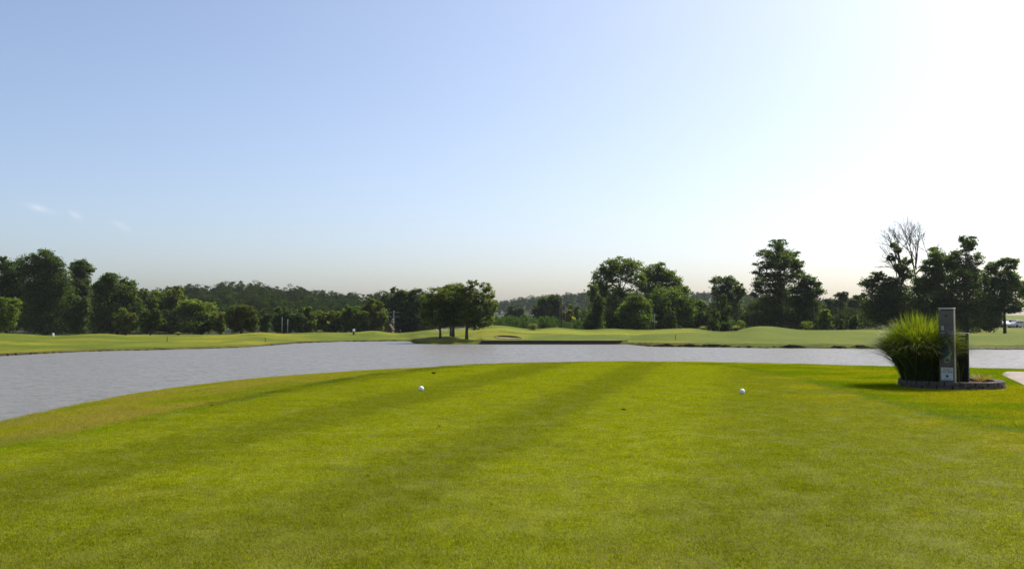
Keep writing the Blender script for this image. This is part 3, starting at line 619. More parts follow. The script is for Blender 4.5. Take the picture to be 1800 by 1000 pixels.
def bare(mb, p, dr, L, rad, lv, r):
    q = [p]; d = dr.copy()
    for i in range(3):
        d = d + r.normal(0, 0.10, 3); d /= np.linalg.norm(d); q.append(q[-1] + d * L / 3)
    mb.tube(q, [rad, rad * 0.85, rad * 0.7, rad * 0.55], 5 if lv > 1 else 3)
    if lv == 0: return
    for k in range(3 if lv > 1 else 4):
        nd = d + r.normal(0, 0.38, 3) + np.array([0, 0, 0.12]); nd /= np.linalg.norm(nd)
        bare(mb, q[-1] if k < 2 else q[int(r.integers(1, 3))], nd, L * r.uniform(0.58, 0.8), rad * 0.55, lv - 1, r)
def bare_tree(label, px, d, starts, lobes, tint):
    root = tree('half_dead_tree', label, px, d, lobes, tint=tint, group=RGp, trunk=0.26, clump=0.32, leaves=0.9)
    u = d / F; x0, y0, z0 = root.location; r = np.random.default_rng(int(px)); mb = MB()
    mb.tube([(0, 0, 2.0), (0.1, 0, 5.0), (at(starts[0][0], d) - x0, 0, zat(starts[0][1], d) - z0)], [0.22, 0.18, 0.13], 7)
    for (sx, sy, ang, L) in starts:
        a = math.radians(ang); p = np.array([at(sx, d) - x0, r.uniform(-0.3, 0.3), zat(sy, d) - z0])
        bare(mb, p, np.array([math.sin(a), r.normal(0, 0.15), math.cos(a)]), L * u, 0.13, 4, r)
    mb.build('dead_branches', M['dead_bark'], root, smooth=True)
bare_tree('half-dead tree with a leaning bare top, left of the two bare tops', 1580, 138, [(1588, 478, -14, 34), (1582, 462, -24, 28), (1586, 468, -4, 30), (1590, 490, -42, 22), (1584, 485, -30, 24)],
          [(1546, 487, 14, 9), (1530, 498, 15, 10), (1560, 497, 16, 11), (1578, 470, 10, 8), (1572, 452, 8, 7), (1590, 482, 12, 10), (1548, 515, 26, 15), (1580, 515, 24, 20), (1545, 545, 26, 26), (1585, 552, 34, 34), (1566, 432, 5, 6), (1580, 440, 6, 7), (1592, 460, 8, 8)], DG)
bare_tree('half-dead tree with a spreading bare crown of twigs, right of the two bare tops', 1615, 142, [(1609, 478, 0, 37), (1611, 470, 14, 35), (1607, 466, -10, 35), (1613, 480, 26, 33), (1610, 474, 6, 36)],
          [(1640, 452, 13, 10), (1650, 440, 8, 7), (1632, 470, 14, 12), (1650, 468, 16, 12), (1618, 500, 22, 14), (1645, 495, 24, 18), (1625, 530, 36, 28), (1625, 565, 42, 24)], MG)
tree('broadleaf_tree', 'tall dark tree with a narrow domed top behind the tee sign', 1698, 136, [(1697, 425, 15, 11), (1712, 432, 10, 9), (1700, 447, 14, 10), (1720, 455, 12, 11), (1682, 460, 13, 12), (1705, 468, 22, 15), (1690, 490, 28, 20), (1722, 490, 20, 18), (1700, 525, 42, 28), (1695, 560, 46, 24), (1670, 545, 28, 30)], tint=DG, group=RGp, trunk=0.32)
tree('broadleaf_tree', 'dark tree with pointed leaf sprays at the right edge of the picture', 1765, 138, [(1770, 462, 15, 9), (1752, 470, 13, 9), (1786, 472, 11, 8), (1745, 488, 14, 12), (1772, 488, 20, 12), (1790, 500, 12, 12), (1760, 515, 30, 20), (1745, 545, 18, 22), (1775, 538, 26, 12), (1738, 562, 16, 22)], tint=BG, group=RGp, trunk=0.22)
tree('broadleaf_tree', 'dark tree mostly outside the right edge of the picture', 1822, 142, auto(1826, 490, 552, 70, 'round'), tint=DG, group=RGp, trunk=0.22)

# far woods and thicket: masses nobody could count
def proto_tree(seed, kind):
    r = np.random.default_rng(seed); lob = []
    H = 1.0; k = 11
    for i in range(k):
        t = (i + 0.5) / k; prof = 0.36 * math.sin(math.pi * (0.2 + 0.7 * t)) ** 0.6 if kind else 0.30 * math.sin(math.pi * (0.25 + 0.68 * t)) ** 0.5
        a = r.uniform(0, 6.28); rr = prof * r.uniform(0.45, 0.7); o = max(prof - rr * 0.7, 0)
        lob.append((o * math.cos(a), o * math.sin(a), 0.95 - 0.85 * t, rr, rr, rr * r.uniform(0.7, 1.0)))
    me, _ = crown_mesh(lob, 2600, 0.040, (1, 1, 1), seed, 0.0, 0.30); return me
M['far_leaf'] = leaf_mat('far_foliage', 'tint', instancer=True, trans=0.45, boost=(1.5, 1.6, 0.6), spec=0.03)
def far_leaf_fix(m):                                 # instance colour times each leaf's own variation
    n, l = m.node_tree.nodes, m.node_tree.links
    a = [q for q in n if q.type == 'ATTRIBUTE'][0]; b = n.new('ShaderNodeAttribute'); b.attribute_name = 'leafcol'
    mx = n.new('ShaderNodeMix'); mx.data_type = 'RGBA'; mx.blend_type = 'MULTIPLY'; mx.inputs[0].default_value = 1.0
    dests = [k.to_socket for k in a.outputs['Color'].links]
    l.new(a.outputs['Color'], mx.inputs[6]); l.new(b.outputs['Color'], mx.inputs[7])
    for s in dests: l.new(mx.outputs[2], s)
far_leaf_fix(M['far_leaf'])
FOREST = proto_collection('forest_tree', [proto_tree(300 + k, k % 2) for k in range(8)], M['far_leaf'])
def woods(name, label, pts, hs, tints):
    pts = np.array(pts); n = len(pts); h = np.array(hs)
    rot = np.stack([R.normal(0, 0.04, n), R.normal(0, 0.04, n), R.uniform(0, 6.283, n)], -1)
    wd = h * R.uniform(0.9, 1.25, n)
    scatter(name, pts, rot, np.stack([wd, wd, h], -1), R.integers(0, 8, n), np.array(tints), FOREST, label)
def rows(pa, pb, da, db, n, sky, jit=0.14, minh=5.0):
    """trees between two photo columns and depths; heights so that the back rows reach the sky line"""
    P, Hh, T = [], [], []
    for i in range(n):
        t = R.random() ** 0.65; d = da + (db - da) * t; px = R.uniform(pa, pb); x = at(px, d); z = gz(x, d)
        sy = np.interp(px, sky[0], sky[1]) - 3 + (1 - t) * sky[2] + abs(R.normal(0, 3.0)); h = zat(sy, d) - z
        h = np.clip(h, minh, 24) * (1 - jit * R.random())
        P.append((x, d, z - 0.2)); Hh.append(h); g = R.uniform(0.6, 1.5); k = R.random() ** 2
        T.append(np.array([0.016 + 0.018 * k, 0.031 + 0.018 * k, 0.008]) * g)
    return P, Hh, T
SKY_L = ([-300, 0, 150, 200, 250, 300, 340, 400, 470, 520, 560, 640, 700, 760, 800], [480, 490, 500, 500, 505, 503, 500, 494, 496, 503, 508, 513, 510, 512, 515], 40)
a = rows(-260, 760, 195, 400, 800, SKY_L, 0.07)
woods('woodland', 'unbroken mass of dark green woods on the low rise behind the left bank', *a)
SKY_R = ([780, 870, 1030, 1100, 1200, 1300, 1450, 1600, 1700, 1738, 1740, 2050], [560, 556, 545, 525, 528, 530, 522, 520, 520, 520, 540, 500], 22)
a = rows(1020, 1735, 205, 330, 190, SKY_R); b = rows(1850, 2150, 205, 330, 60, SKY_R)
woods('woodland', 'hazy mass of woods seen between the trees of the right bank', a[0] + b[0], a[1] + b[1], a[2] + b[2])
SKY_H = ([760, 880, 920, 960, 1000, 1030, 1100, 1250, 1500, 1900], [530, 528, 523, 519, 515, 513, 514, 522, 530, 534], 6)
a = rows(700, 1750, 640, 1000, 900, SKY_H, 0.1, 9)
woods('hill_woodland', 'blue-grey wooded hill far off in the gap between the woods', *a)
# bright thicket in the gap
P, Hh, T = [], [], []
for i in range(150):
    d = R.uniform(160, 215); px = R.uniform(862, 1030); x = at(px, d); z = gz(x, d); top = 556 + R.uniform(0, 10) + (0 if px < 985 else 8)
    P.append((x, d, z - 0.1)); Hh.append(max(1.2, zat(top, d) - z)); T.append(np.array([0.058, 0.098, 0.022]) * R.uniform(0.75, 1.25))
woods('thicket', 'low bright green thicket in the gap behind the green', P, np.array(Hh) * 1.1, T)
# undergrowth closing the foot of the woods
P, Hh, T = [], [], []
for i in range(330):
    px = R.uniform(-60, 770) if i < 190 else R.uniform(1030, 1735); d = R.uniform(156, 185); x = at(px, d); z = gz(x, d)
    P.append((x, d, z - 0.1)); Hh.append(R.uniform(2.0, 5.0)); T.append(np.array([0.036, 0.052, 0.018]) * R.uniform(0.7, 1.2))
woods('undergrowth', 'dark undergrowth at the foot of the woods on both banks', P, Hh, T)

# ------------------------------------------------------------------ planting bed, tee sign, litter bin, ornamental grass
M['stone'] = noise_mat('edging_stone', (0.055, 0.045, 0.038), (0.13, 0.11, 0.095), 14, 0.9, 0.5, 0.2)
M['soil'] = noise_mat('mulch', (0.03, 0.02, 0.013), (0.12, 0.08, 0.045), 22, 0.95, 0.8, 0.1)
M['board'] = noise_mat('sign_board', (0.105, 0.095, 0.082), (0.14, 0.128, 0.112), 9, 0.6, 0.1, 0.3)
M['trim'] = noise_mat('sign_trim', (0.20, 0.165, 0.13), (0.27, 0.225, 0.18), 12, 0.55, 0.1, 0.3, stretch=(4, 4, 0.6))
M['cap'] = noise_mat('sign_cap', (0.42, 0.40, 0.36), (0.55, 0.53, 0.5), 10, 0.6)
M['white'] = noise_mat('white_paint', (0.70, 0.70, 0.68), (0.80, 0.80, 0.78), 10, 0.45)
M['plaque'] = noise_mat('plaque', (0.50, 0.51, 0.53), (0.60, 0.61, 0.63), 10, 0.4)
M['print_dark'] = noise_mat('print_dark', (0.05, 0.05, 0.06), (0.08, 0.08, 0.09), 10, 0.6)
M['print_light'] = noise_mat('print_light', (0.60, 0.58, 0.55), (0.66, 0.64, 0.6), 10, 0.6)
M['print_pink'] = noise_mat('print_pink', (0.42, 0.34, 0.33), (0.46, 0.38, 0.37), 10, 0.6)
M['map_blue'] = noise_mat('map_blue', (0.03, 0.075, 0.19), (0.045, 0.095, 0.22), 8, 0.5)
M['map_green'] = noise_mat('map_green', (0.19, 0.29, 0.22), (0.25, 0.35, 0.27), 8, 0.5)
M['map_dark'] = noise_mat('map_dark_green', (0.05, 0.09, 0.06), (0.07, 0.12, 0.08), 8, 0.5)
M['bin'] = noise_mat('bin_slats', (0.010, 0.013, 0.010), (0.018, 0.022, 0.018), 20, 0.8, 0.2, 0.1, stretch=(1, 1, 6))
M['bin_lid'] = noise_mat('bin_lid', (0.12, 0.125, 0.12), (0.18, 0.185, 0.18), 9, 0.6)
M['concrete'] = noise_mat('path_concrete', (0.24, 0.195, 0.165), (0.33, 0.275, 0.235), 5, 0.9, 0.25, 0.2, detail=10)

bx, by, br_ = BED
bed = empty('planting_bed', (bx, by, 0)); tag(bed, 'round planting bed of two-course edging stones under the tee sign', 'planter')
NB = 22
for course in range(2):
    for i in range(NB):
        a0 = 2 * math.pi * (i + 0.5 * course) / NB + 0.012; a1 = 2 * math.pi * (i + 1 + 0.5 * course) / NB - 0.012
        ro, ri = br_ + random.uniform(-0.012, 0.012) - 0.015 * course, br_ - 0.24; z0, z1 = (-0.05, 0.078) if course == 0 else (0.082, 0.172 + random.uniform(-0.006, 0.006))
        vs = []; k = 4
        for z in (z0, z1):
            for rr in (ro, ri):
                for j in range(k): t = a0 + (a1 - a0) * j / (k - 1); vs.append((rr * math.cos(t), rr * math.sin(t), z))
        fs = []
        for j in range(k - 1):
            fs += [(j, j + 1, 2 * k + j + 1, 2 * k + j), (k + j + 1, k + j, 3 * k + j, 3 * k + j + 1), (2 * k + j, 2 * k + j + 1, 3 * k + j + 1, 3 * k + j), (j + 1, j, k + j, k + j + 1)]
        fs += [(0, 2 * k, 3 * k, k), (k - 1, 2 * k - 1, 4 * k - 1, 3 * k - 1)]
        MB().add(vs, fs).build('edging_stone', M['stone'], bed, bevel=0.008)
mu = MB(); nr, na_ = 8, 36
vs = [(0, 0, 0.12)]; fs = []
for i in range(1, nr + 1):
    for k in range(na_):
        rr = (br_ - 0.2) * i / nr; t = 2 * math.pi * k / na_; vs.append((rr * math.cos(t), rr * math.sin(t), 0.12 + 0.05 * random.random() - 0.05 * i / nr))
for k in range(na_): fs.append((0, 1 + k, 1 + (k + 1) % na_))
for i in range(nr - 1):
    for k in range(na_): fs.append((1 + i * na_ + k, 1 + (i + 1) * na_ + k, 1 + (i + 1) * na_ + (k + 1) % na_, 1 + i * na_ + (k + 1) % na_))
mu.add(vs, fs).build('mulch', M['soil'], bed, smooth=True)

def text_mesh(txt, size, xs=1.0):
    cu = bpy.data.curves.new('lettering', 'FONT'); cu.body = txt; cu.size = size; cu.align_x = 'CENTER'; cu.align_y = 'CENTER'; cu.extrude = 0.0015
    o = bpy.data.objects.new('lettering_tmp', cu); C.objects.link(o)
    dg = bpy.context.evaluated_depsgraph_get(); me = bpy.data.meshes.new_from_object(o.evaluated_get(dg))
    bpy.data.objects.remove(o); bpy.data.curves.remove(cu)
    me.transform(Matrix.Diagonal((xs, 1, 1, 1))); me.transform(Matrix.Rotation(math.pi / 2, 4, 'X')); me.materials.clear()
    return me

SX, SY = at(1664, 21.35), 21.35
sign = empty('tee_sign', (SX, SY, 0.06), -math.radians(43)); tag(sign, 'upright grey tee sign board with the hole map standing in the planting bed', 'sign')
SH, SW, SD = 1.83, 0.315, 0.15
MB().box((0, 0, SH / 2 - 0.02), (SW, SD - 0.03, SH)).build('board', M['board'], sign, bevel=0.006)
for s_ in (-1, 1): MB().box((s_ * (SW / 2 + 0.006), 0, SH / 2), (0.012, SD - 0.02, SH + 0.01)).build('side_trim', M['trim'], sign, bevel=0.005)
MB().box((0, 0, SH + 0.03), (SW + 0.03, SD + 0.01, 0.028)).build('cap', M['cap'], sign, bevel=0.006)
MB().box((0, 0, 0.04), (SW + 0.16, SD + 0.14, 0.09)).build('foot', M['stone'], sign, bevel=0.01)
FY = -(SD - 0.03) / 2
def flat(outline, mat, name, parent, y=0.004):
    mb = MB(); mb.prism(outline, FY - y, FY - 0.001); return mb.build(name, mat, parent)
def letter(txt, size, x, z, mat, name='lettering', y=0.004, xs=1.0, parent=None):
    me = text_mesh(txt, size, xs); o = link(name, me, mat, parent or sign); o.location = (x, FY - y, z); return o
for z in (0.48, 1.17, 1.46): MB().box((0, FY - 0.002, z), (SW - 0.01, 0.004, 0.008)).build('groove_strip', M['print_dark'], sign)
letter('8', 0.155, -0.085, 1.385, M['print_light']); letter('PAR', 0.062, -0.085, 1.275, M['print_light']); letter('3', 0.085, -0.085, 1.205, M['print_light'])
letter('163', 0.088, 0.09, 1.262, M['print_pink'])
MB().box((0.09, FY - 0.002, 1.31), (0.12, 0.004, 0.006)).build('rule_line', M['print_pink'], sign)
# course emblem at the head of the board
em = MB(); em.prism([(-0.055, 1.72), (-0.01, 1.66), (0.0, 1.60), (0.015, 1.66), (0.06, 1.73), (0.012, 1.70), (0.0, 1.75), (-0.012, 1.70)], FY - 0.004, FY - 0.001); em.build('emblem', M['print_dark'], sign)
flat([(-0.075 + 0.03 * 0, 1.50), (0.075, 1.50), (0.075, 1.508), (-0.075, 1.508)], M['print_dark'], 'rule_line', sign)
# hole map: pond and fairway
blue = [(-0.13, 1.13), (-0.10, 1.10), (-0.085, 1.02), (-0.04, 0.97), (0.0, 0.90), (0.02, 0.82), (0.015, 0.75), (-0.03, 0.70), (-0.07, 0.68), (-0.10, 0.74), (-0.125, 0.85)]
green = [(-0.09, 1.12), (-0.04, 1.13), (0.03, 1.07), (0.07, 0.98), (0.10, 0.86), (0.125, 0.78), (0.08, 0.72), (0.075, 0.64), (0.05, 0.58), (-0.02, 0.56), (-0.06, 0.60), (-0.05, 0.66), (0.01, 0.71), (0.05, 0.78), (0.045, 0.88), (0.0, 0.97), (-0.05, 1.04)]
flat(blue, M['map_blue'], 'map_pond', sign, 0.004); flat(green, M['map_green'], 'map_fairway', sign, 0.007)
flat([(0.01 + 0.05 * math.cos(t), 0.625 + 0.04 * math.sin(t)) for t in np.linspace(0, 5.9, 12)], M['map_dark'], 'map_green', sign, 0.010)
flat([(0.0, 1.05), (0.035, 0.99), (0.06, 0.90), (0.05, 0.88), (0.015, 0.96), (-0.015, 1.03)], M['map_dark'], 'map_trees', sign, 0.010)
pl = MB().box((0, FY - 0.004, 0.30), (0.275, 0.008, 0.30)).build('plaque', M['plaque'], sign)
letter('MICHELOB', 0.038, 0, 0.405, M['print_dark'], 'lettering', 0.010, 1.0); letter('ULTRA', 0.074, 0, 0.345, M['print_dark'], 'lettering', 0.010, 1.1)
flat([(0.033 * math.cos(t), 0.245 + 0.033 * math.sin(t)) for t in np.linspace(0, 5.9, 14)], M['map_blue'], 'plaque_emblem', sign, 0.010)
MB().box((0, FY - 0.009, 0.18), (0.17, 0.002, 0.008)).build('rule_line', M['print_dark'], sign)

# slatted bin behind the sign
bin_ = empty('slatted_bin', (at(1688, 21.95), 21.95, 0.10), -math.radians(32)); tag(bin_, 'dark slatted litter bin tucked behind the tee sign', 'litter bin')
BW, BH = 0.27, 1.20
for i in (-1, 1):
    for j in (-1, 1): MB().box((i * BW / 2, j * BW / 2, BH / 2), (0.045, 0.045, BH)).build('corner_post', M['bin'], bin_, bevel=0.004)
for k in range(12):
    z = 0.06 + k * 0.098
    for (cx_, cy_, w_, d_) in ((0, -BW / 2 - 0.018, BW, 0.016), (0, BW / 2 + 0.018, BW, 0.016), (-BW / 2 - 0.018, 0, 0.016, BW), (BW / 2 + 0.018, 0, 0.016, BW)):
        MB().box((cx_, cy_, z), (w_, d_, 0.078)).build('slat', M['bin'], bin_, bevel=0.003)
MB().box((0, 0, 0.53), (BW - 0.06, BW - 0.06, 1.0)).build('liner', M['bin'], bin_)
MB().box((0, 0, BH + 0.012), (BW + 0.09, BW + 0.09, 0.03)).build('lid', M['bin_lid'], bin_, bevel=0.006)

# ornamental grass
def grass_clump(name, label, cat, loc, Rb, H, W, n, seg, width, c0, c1, seed, group=None, droop=1.0, stemname='blades', zl=0.0):
    r = np.random.default_rng(seed); root = empty(name, loc); tag(root, label, cat, group)
    th = r.uniform(0, 2 * np.pi, n); rb = Rb * np.sqrt(r.random(n)); base = np.stack([rb * np.cos(th), rb * np.sin(th), np.full(n, zl)], -1)
    th2 = th + r.normal(0, 0.6, n); out = np.clip(rb / Rb * 0.6 + r.normal(0.25, 0.30, n), 0.02, 1.3)
    L = H * r.uniform(0.70, 1.03, n); hor = np.stack([np.cos(th2), np.sin(th2), 0 * th], -1)
    t = np.linspace(0, 1, seg + 1)[None, :, None]
    reach = (W / 2 - Rb * 0.6) * out[:, None, None] * (0.35 * t + 0.95 * t ** 2.2)
    zz = (L * (1.0 - 0.10 * out))[:, None, None] * (t - droop * (0.10 + 0.26 * out[:, None, None]) * t ** 3.2)
    wobx = r.normal(0, 0.045, (n, 1, 3)) * t ** 1.5
    ctr = base[:, None, :] + hor[:, None, :] * reach + np.concatenate([np.zeros_like(zz), np.zeros_like(zz), zz], -1) + wobx
    side = np.stack([-np.sin(th2 + r.normal(0, 0.8, n)), np.cos(th2 + r.normal(0, 0.8, n)), 0 * th], -1)[:, None, :]
    wd = (width * r.uniform(0.7, 1.25, n))[:, None, None] * np.clip(1.05 - t ** 3, 0.04, 1)
    Lf, Rt = ctr - side * wd / 2, ctr + side * wd / 2; Vv = np.stack([Lf, Rt], 2).reshape(n, -1, 3); m = (seg + 1) * 2
    k = (np.arange(n) * m)[:, None]; s_ = np.arange(seg)[None] * 2
    q = np.stack([k + s_, k + s_ + 1, k + s_ + 3, k + s_ + 2], -1).reshape(-1, 4)
    me = np_mesh(stemname, Vv.reshape(-1, 3), q.ravel(), np.arange(len(q)) * 4, np.full(len(q), 4), True)
    tt = np.repeat(t[0, :, 0], 2)[None, :, None]; mixv = np.clip((tt - 0.35) / 0.5, 0, 1)
    col = np.array(c0) * (1 - mixv) + np.array(c1) * mixv; col = col * r.uniform(0.6, 1.3, (n, 1, 1)); dry = (r.random((n, 1, 1)) < 0.05)
    col = np.where(dry, np.array([0.20, 0.16, 0.08]) * np.ones_like(col), col)
    point_color(me, 'leafcol', np.broadcast_to(col, (n, m, 3)).reshape(-1, 3)); link(stemname, me, M['plume'], root); return root
GXc, GYc = at(1615, 22.1), 22.1
grass_clump('ornamental_grass', 'big fountain of ornamental grass in the planting bed, yellow-green at the tips', 'ornamental grass', (GXc, GYc, 0.10), 0.42, 2.05, 2.2, 6400, 9, 0.018, (0.034, 0.062, 0.013), (0.118, 0.158, 0.010), 5, None, 1.15)
grass_clump('dry_plant', 'small dry straw-coloured plant in the right half of the planting bed', 'plant', (at(1722, 22.3), 22.3, 0.11), 0.16, 0.22, 0.75, 260, 4, 0.008, (0.17, 0.11, 0.05), (0.26, 0.18, 0.07), 8, None, 1.2)
grass_clump('grass_sprout', 'thin arching grass leaves in front of the slatted bin', 'plant', (at(1683, 21.62), 21.62, 0.10), 0.05, 1.05, 0.62, 18, 7, 0.009, (0.07, 0.10, 0.03), (0.16, 0.18, 0.05), 3, None, 1.3)

# ---- concrete cart path by the bed: slabs with open joints
cp = empty('cart_path', (0, 0, 0)); tag(cp, 'pale concrete cart path ending beside the planting bed', kind='structure')
def slab(pts, z=0.03):
    mb = MB(); n = len(pts); vs = [(x, y, -0.05) for x, y in pts] + [(x, y, z) for x, y in pts]
    mb.add(vs, [tuple(range(n))[::-1], tuple(range(n, 2 * n))] + [(i, (i + 1) % n, n + (i + 1) % n, n + i) for i in range(n)]); mb.build('slab', M['concrete'], cp, bevel=0.012)
def edge(t): # left edge of the path
    return tuple(np.array(PATH[5]) * (1 - t) + np.array(PATH[0]) * t)
PL = [PATH[0], PATH[1], PATH[2], PATH[3], PATH[4], PATH[5], PATH[6]]
PR = [(19.8, 27.4), (19.2, 25.2), (18.4, 22.6), (17.4, 19.8), (17.0, 17.2), (17.2, 14.0), (17.8, 10)]
for i in range(6):
    g = 0.008
    L0, L1, R0, R1 = [np.array(p) for p in (PL[i], PL[i + 1], PR[i], PR[i + 1])]
    slab([tuple(L0 + (L1 - L0) * g), tuple(L1 - (L1 - L0) * g), tuple(R1 - (R1 - R0) * g), tuple(R0 + (R1 - R0) * g)])
for i in range(4):
    x0, x1 = 19.85 + 5 * i, 24.8 + 5 * i; slab([(x0, 27.3), (x0 - 0.3, 24.6), (x1 - 0.3, 24.3), (x1, 26.9)])

# ---- tee markers
ball = bmesh.new(); bmesh.ops.create_icosphere(ball, subdivisions=4, radius=0.063)
r_ = np.random.default_rng(2); nd = 90; ii = np.arange(nd) + 0.5; phi = np.arccos(1 - 2 * ii / nd); ga = math.pi * (1 + 5 ** 0.5) * ii
dim = np.stack([np.cos(ga) * np.sin(phi), np.sin(ga) * np.sin(phi), np.cos(phi)], -1)
for v in ball.verts:
    n_ = np.array(v.co.normalized()); m_ = float((dim @ n_).max()); v.co *= 1 - 0.045 * max(0.0, min(1.0, (m_ - 0.985) / 0.012))
    v.co.z = max(v.co.z, -0.052)
for f in ball.faces: f.smooth = True
bme = bpy.data.meshes.new('ball'); ball.to_mesh(bme); ball.free(); bme.materials.append(M['white'])
stake_me = MB().lathe([(0.004, -0.10), (0.009, -0.06), (0.009, 0.02), (0.02, 0.024), (0.02, 0.03)], 10).mesh('stake'); stake_me.materials.append(M['print_dark'])
for px, py, lab in ((741, 687, 'white ball tee marker on the left half of the tee'), (1303, 692, 'white ball tee marker on the right half of the tee')):
    d = EYE * F / (py - HY); t = empty('tee_marker', (at(px, d), d, gz(at(px, d), d))); tag(t, lab, 'tee marker', 'tee markers')
    link('ball', bme, None, t, (0, 0, 0.060)); link('stake', stake_me, None, t, (0, 0, 0.0))

# ---- fallen leaves and a twig on the tee
M['dead_leaf'] = noise_mat('dead_leaf', (0.05, 0.032, 0.012), (0.12, 0.075, 0.025), 30, 0.9, 0, 0.0)
M['orange_leaf'] = noise_mat('orange_leaf', (0.34, 0.13, 0.02), (0.42, 0.18, 0.03), 30, 0.9, 0, 0.0)
def leaf_me(s):
    mb = MB(); o = [(0, -1), (0.45, -0.45), (0.5, 0.1), (0.2, 0.7), (0, 1), (-0.25, 0.65), (-0.5, 0.1), (-0.4, -0.5)]
    vs = [(x * s, y * s, s * (0.5 * abs(x) + 0.25 * y * y)) for x, y in o] + [(0, 0, 0)] + [(x * s, y * s, s * (0.5 * abs(x) + 0.25 * y * y) + 0.003) for x, y in o] + [(0, 0, 0.003)]
    fs = [((i + 1) % 8, i, 8) for i in range(8)] + [(9 + i, 9 + (i + 1) % 8, 17) for i in range(8)] + [(i, (i + 1) % 8, 9 + (i + 1) % 8, 9 + i) for i in range(8)]
    return mb.add(vs, fs).mesh('leaf', smooth=True)
LV = [(763, 657, 0.12, 'dead_leaf', 'dark curled leaf behind the left tee marker'), (217, 740, 0.05, 'orange_leaf', 'small orange leaf at the left edge of the tee'),
      (648, 836, 0.035, 'dead_leaf', 'small brown leaf on the tee nearest the camera'), (1095, 721, 0.06, 'dead_leaf', 'dark leaf on the bright stripe between the tee markers'),
      (773, 750, 0.05, 'dead_leaf', 'brown leaf lying on the tee in front of the left tee marker'), (376, 714, 0.06, 'dead_leaf', 'brown leaf beyond the orange one at the left edge of the tee')]
for px, py, s_, mt, lab in LV:
    d = EYE * F / (py - HY); x = at(px, d); o = link('fallen_leaf', leaf_me(s_), M[mt]); o.location = (x, d, gz(x, d) + 0.014); o.rotation_euler = (0.2, 0.3, px)
    tag(o, lab, 'leaf', 'leaves fallen on the tee')

# ------------------------------------------------------------------ far shore
M['far_path'] = noise_mat('far_path_concrete', (0.24, 0.21, 0.18), (0.32, 0.28, 0.245), 2, 0.95, 0, 0.1)
M['timber'] = noise_mat('wall_timber', (0.025, 0.02, 0.017), (0.06, 0.05, 0.042), 3, 0.9, 0.5, stretch=(0.3, 1, 4))
M['sand'] = noise_mat('sand', (0.14, 0.11, 0.06), (0.20, 0.16, 0.095), 3, 0.95, 0.2)
M['sod'] = noise_mat('bunker_sod', (0.10, 0.115, 0.012), (0.15, 0.16, 0.02), 3, 0.95, 0.4)
M['pole'] = noise_mat('pole_wood', (0.05, 0.042, 0.035), (0.10, 0.085, 0.07), 4, 0.9, 0.3, stretch=(3, 3, 0.4))
M['grey_pole'] = noise_mat('weathered_pole', (0.10, 0.10, 0.095), (0.16, 0.155, 0.15), 4, 0.9)
M['pale_pole'] = noise_mat('pale_pole', (0.15, 0.15, 0.14), (0.22, 0.22, 0.21), 4, 0.7)
M['grey_metal'] = noise_mat('grey_metal', (0.16, 0.165, 0.17), (0.22, 0.225, 0.23), 6, 0.5)
M['yellow'] = noise_mat('yellow_cloth', (0.75, 0.66, 0.03), (0.85, 0.76, 0.05), 6, 0.7)
M['dark_plastic'] = noise_mat('dark_plastic', (0.02, 0.02, 0.02), (0.035, 0.035, 0.035), 6, 0.5)

dW = (EYE - WATER) * F / (605 - HY)                  # retaining wall line
x0w, x1w = at(846, dW), at(1097, dW)
wl_ = empty('retaining_wall', ((x0w + x1w) / 2, dW, WATER)); tag(wl_, 'low dark timber retaining wall along the water below the green', 'retaining wall')
half = (x1w - x0w) / 2
path = [(-half, 1.2), (-half, 0), (half - 1.0, 0), (half - 0.3, 0.15), (half + 0.25, 0.7), (half + 0.6, 1.6), (half + 0.8, 2.8)]
def wall_run(z0, z1, t0, t1, mat, name):
    mb = MB(); vs = []; n = len(path)
    for k, (x, y) in enumerate(path):
        a = np.array(path[min(k + 1, n - 1)]) - np.array(path[max(k - 1, 0)]); a = a / np.linalg.norm(a); nn = np.array([a[1], -a[0]])
        for off, z in ((t0, z0), (t0, z1), (t1, z1), (t1, z0)): vs.append((x + nn[0] * off, y + nn[1] * off, z))
    fs = [(0, 1, 2, 3), tuple((n - 1) * 4 + k for k in (3, 2, 1, 0))]
    for k in range(n - 1):
        for j in range(4): fs.append((k * 4 + j, (k + 1) * 4 + j, (k + 1) * 4 + (j + 1) % 4, k * 4 + (j + 1) % 4))
    mb.add(vs, fs).build(name, mat, wl_)
for z0, z1, of in ((-0.5, 0.13, 0.02), (0.137, 0.267, 0.0), (0.274, 0.395, 0.015)): wall_run(z0, z1, of, -0.25, M['timber'], 'timber_course')
wall_run(0.40, 0.435, 0.04, -0.3, M['timber'], 'cap_board')

# bunker: a sand face under a grass lip
bd = 106.0; bxc = at(893, bd); bk = empty('sand_bunker', (bxc, bd, gz(bxc, bd))); tag(bk, 'small sand bunker under a grass lip above the retaining wall', kind='structure')
mb = MB(); vs = []; NX, NY = 25, 9; Wb = 1.55
for j in range(NY):
    for i in range(NX):
        u, v = i / (NX - 1) * 2 - 1, j / (NY - 1); w_ = math.sqrt(max(0.02, 1 - (2 * v - 1) ** 2)) if v < 0.5 else 1.0 - 0.25 * (v - 0.5)
        x = u * Wb * w_; y = -2.0 + 3.4 * v
        vs.append((x, y, gz(bxc + x, bd + y) - bk.location.z + 0.03 + 0.03 * u * u))
fs = [(j * NX + i, j * NX + i + 1, (j + 1) * NX + i + 1, (j + 1) * NX + i) for j in range(NY - 1) for i in range(NX - 1)]
mb.add(vs, fs).build('sand', M['sand'], bk, smooth=True)
mb = MB(); vs = []; NX = 29
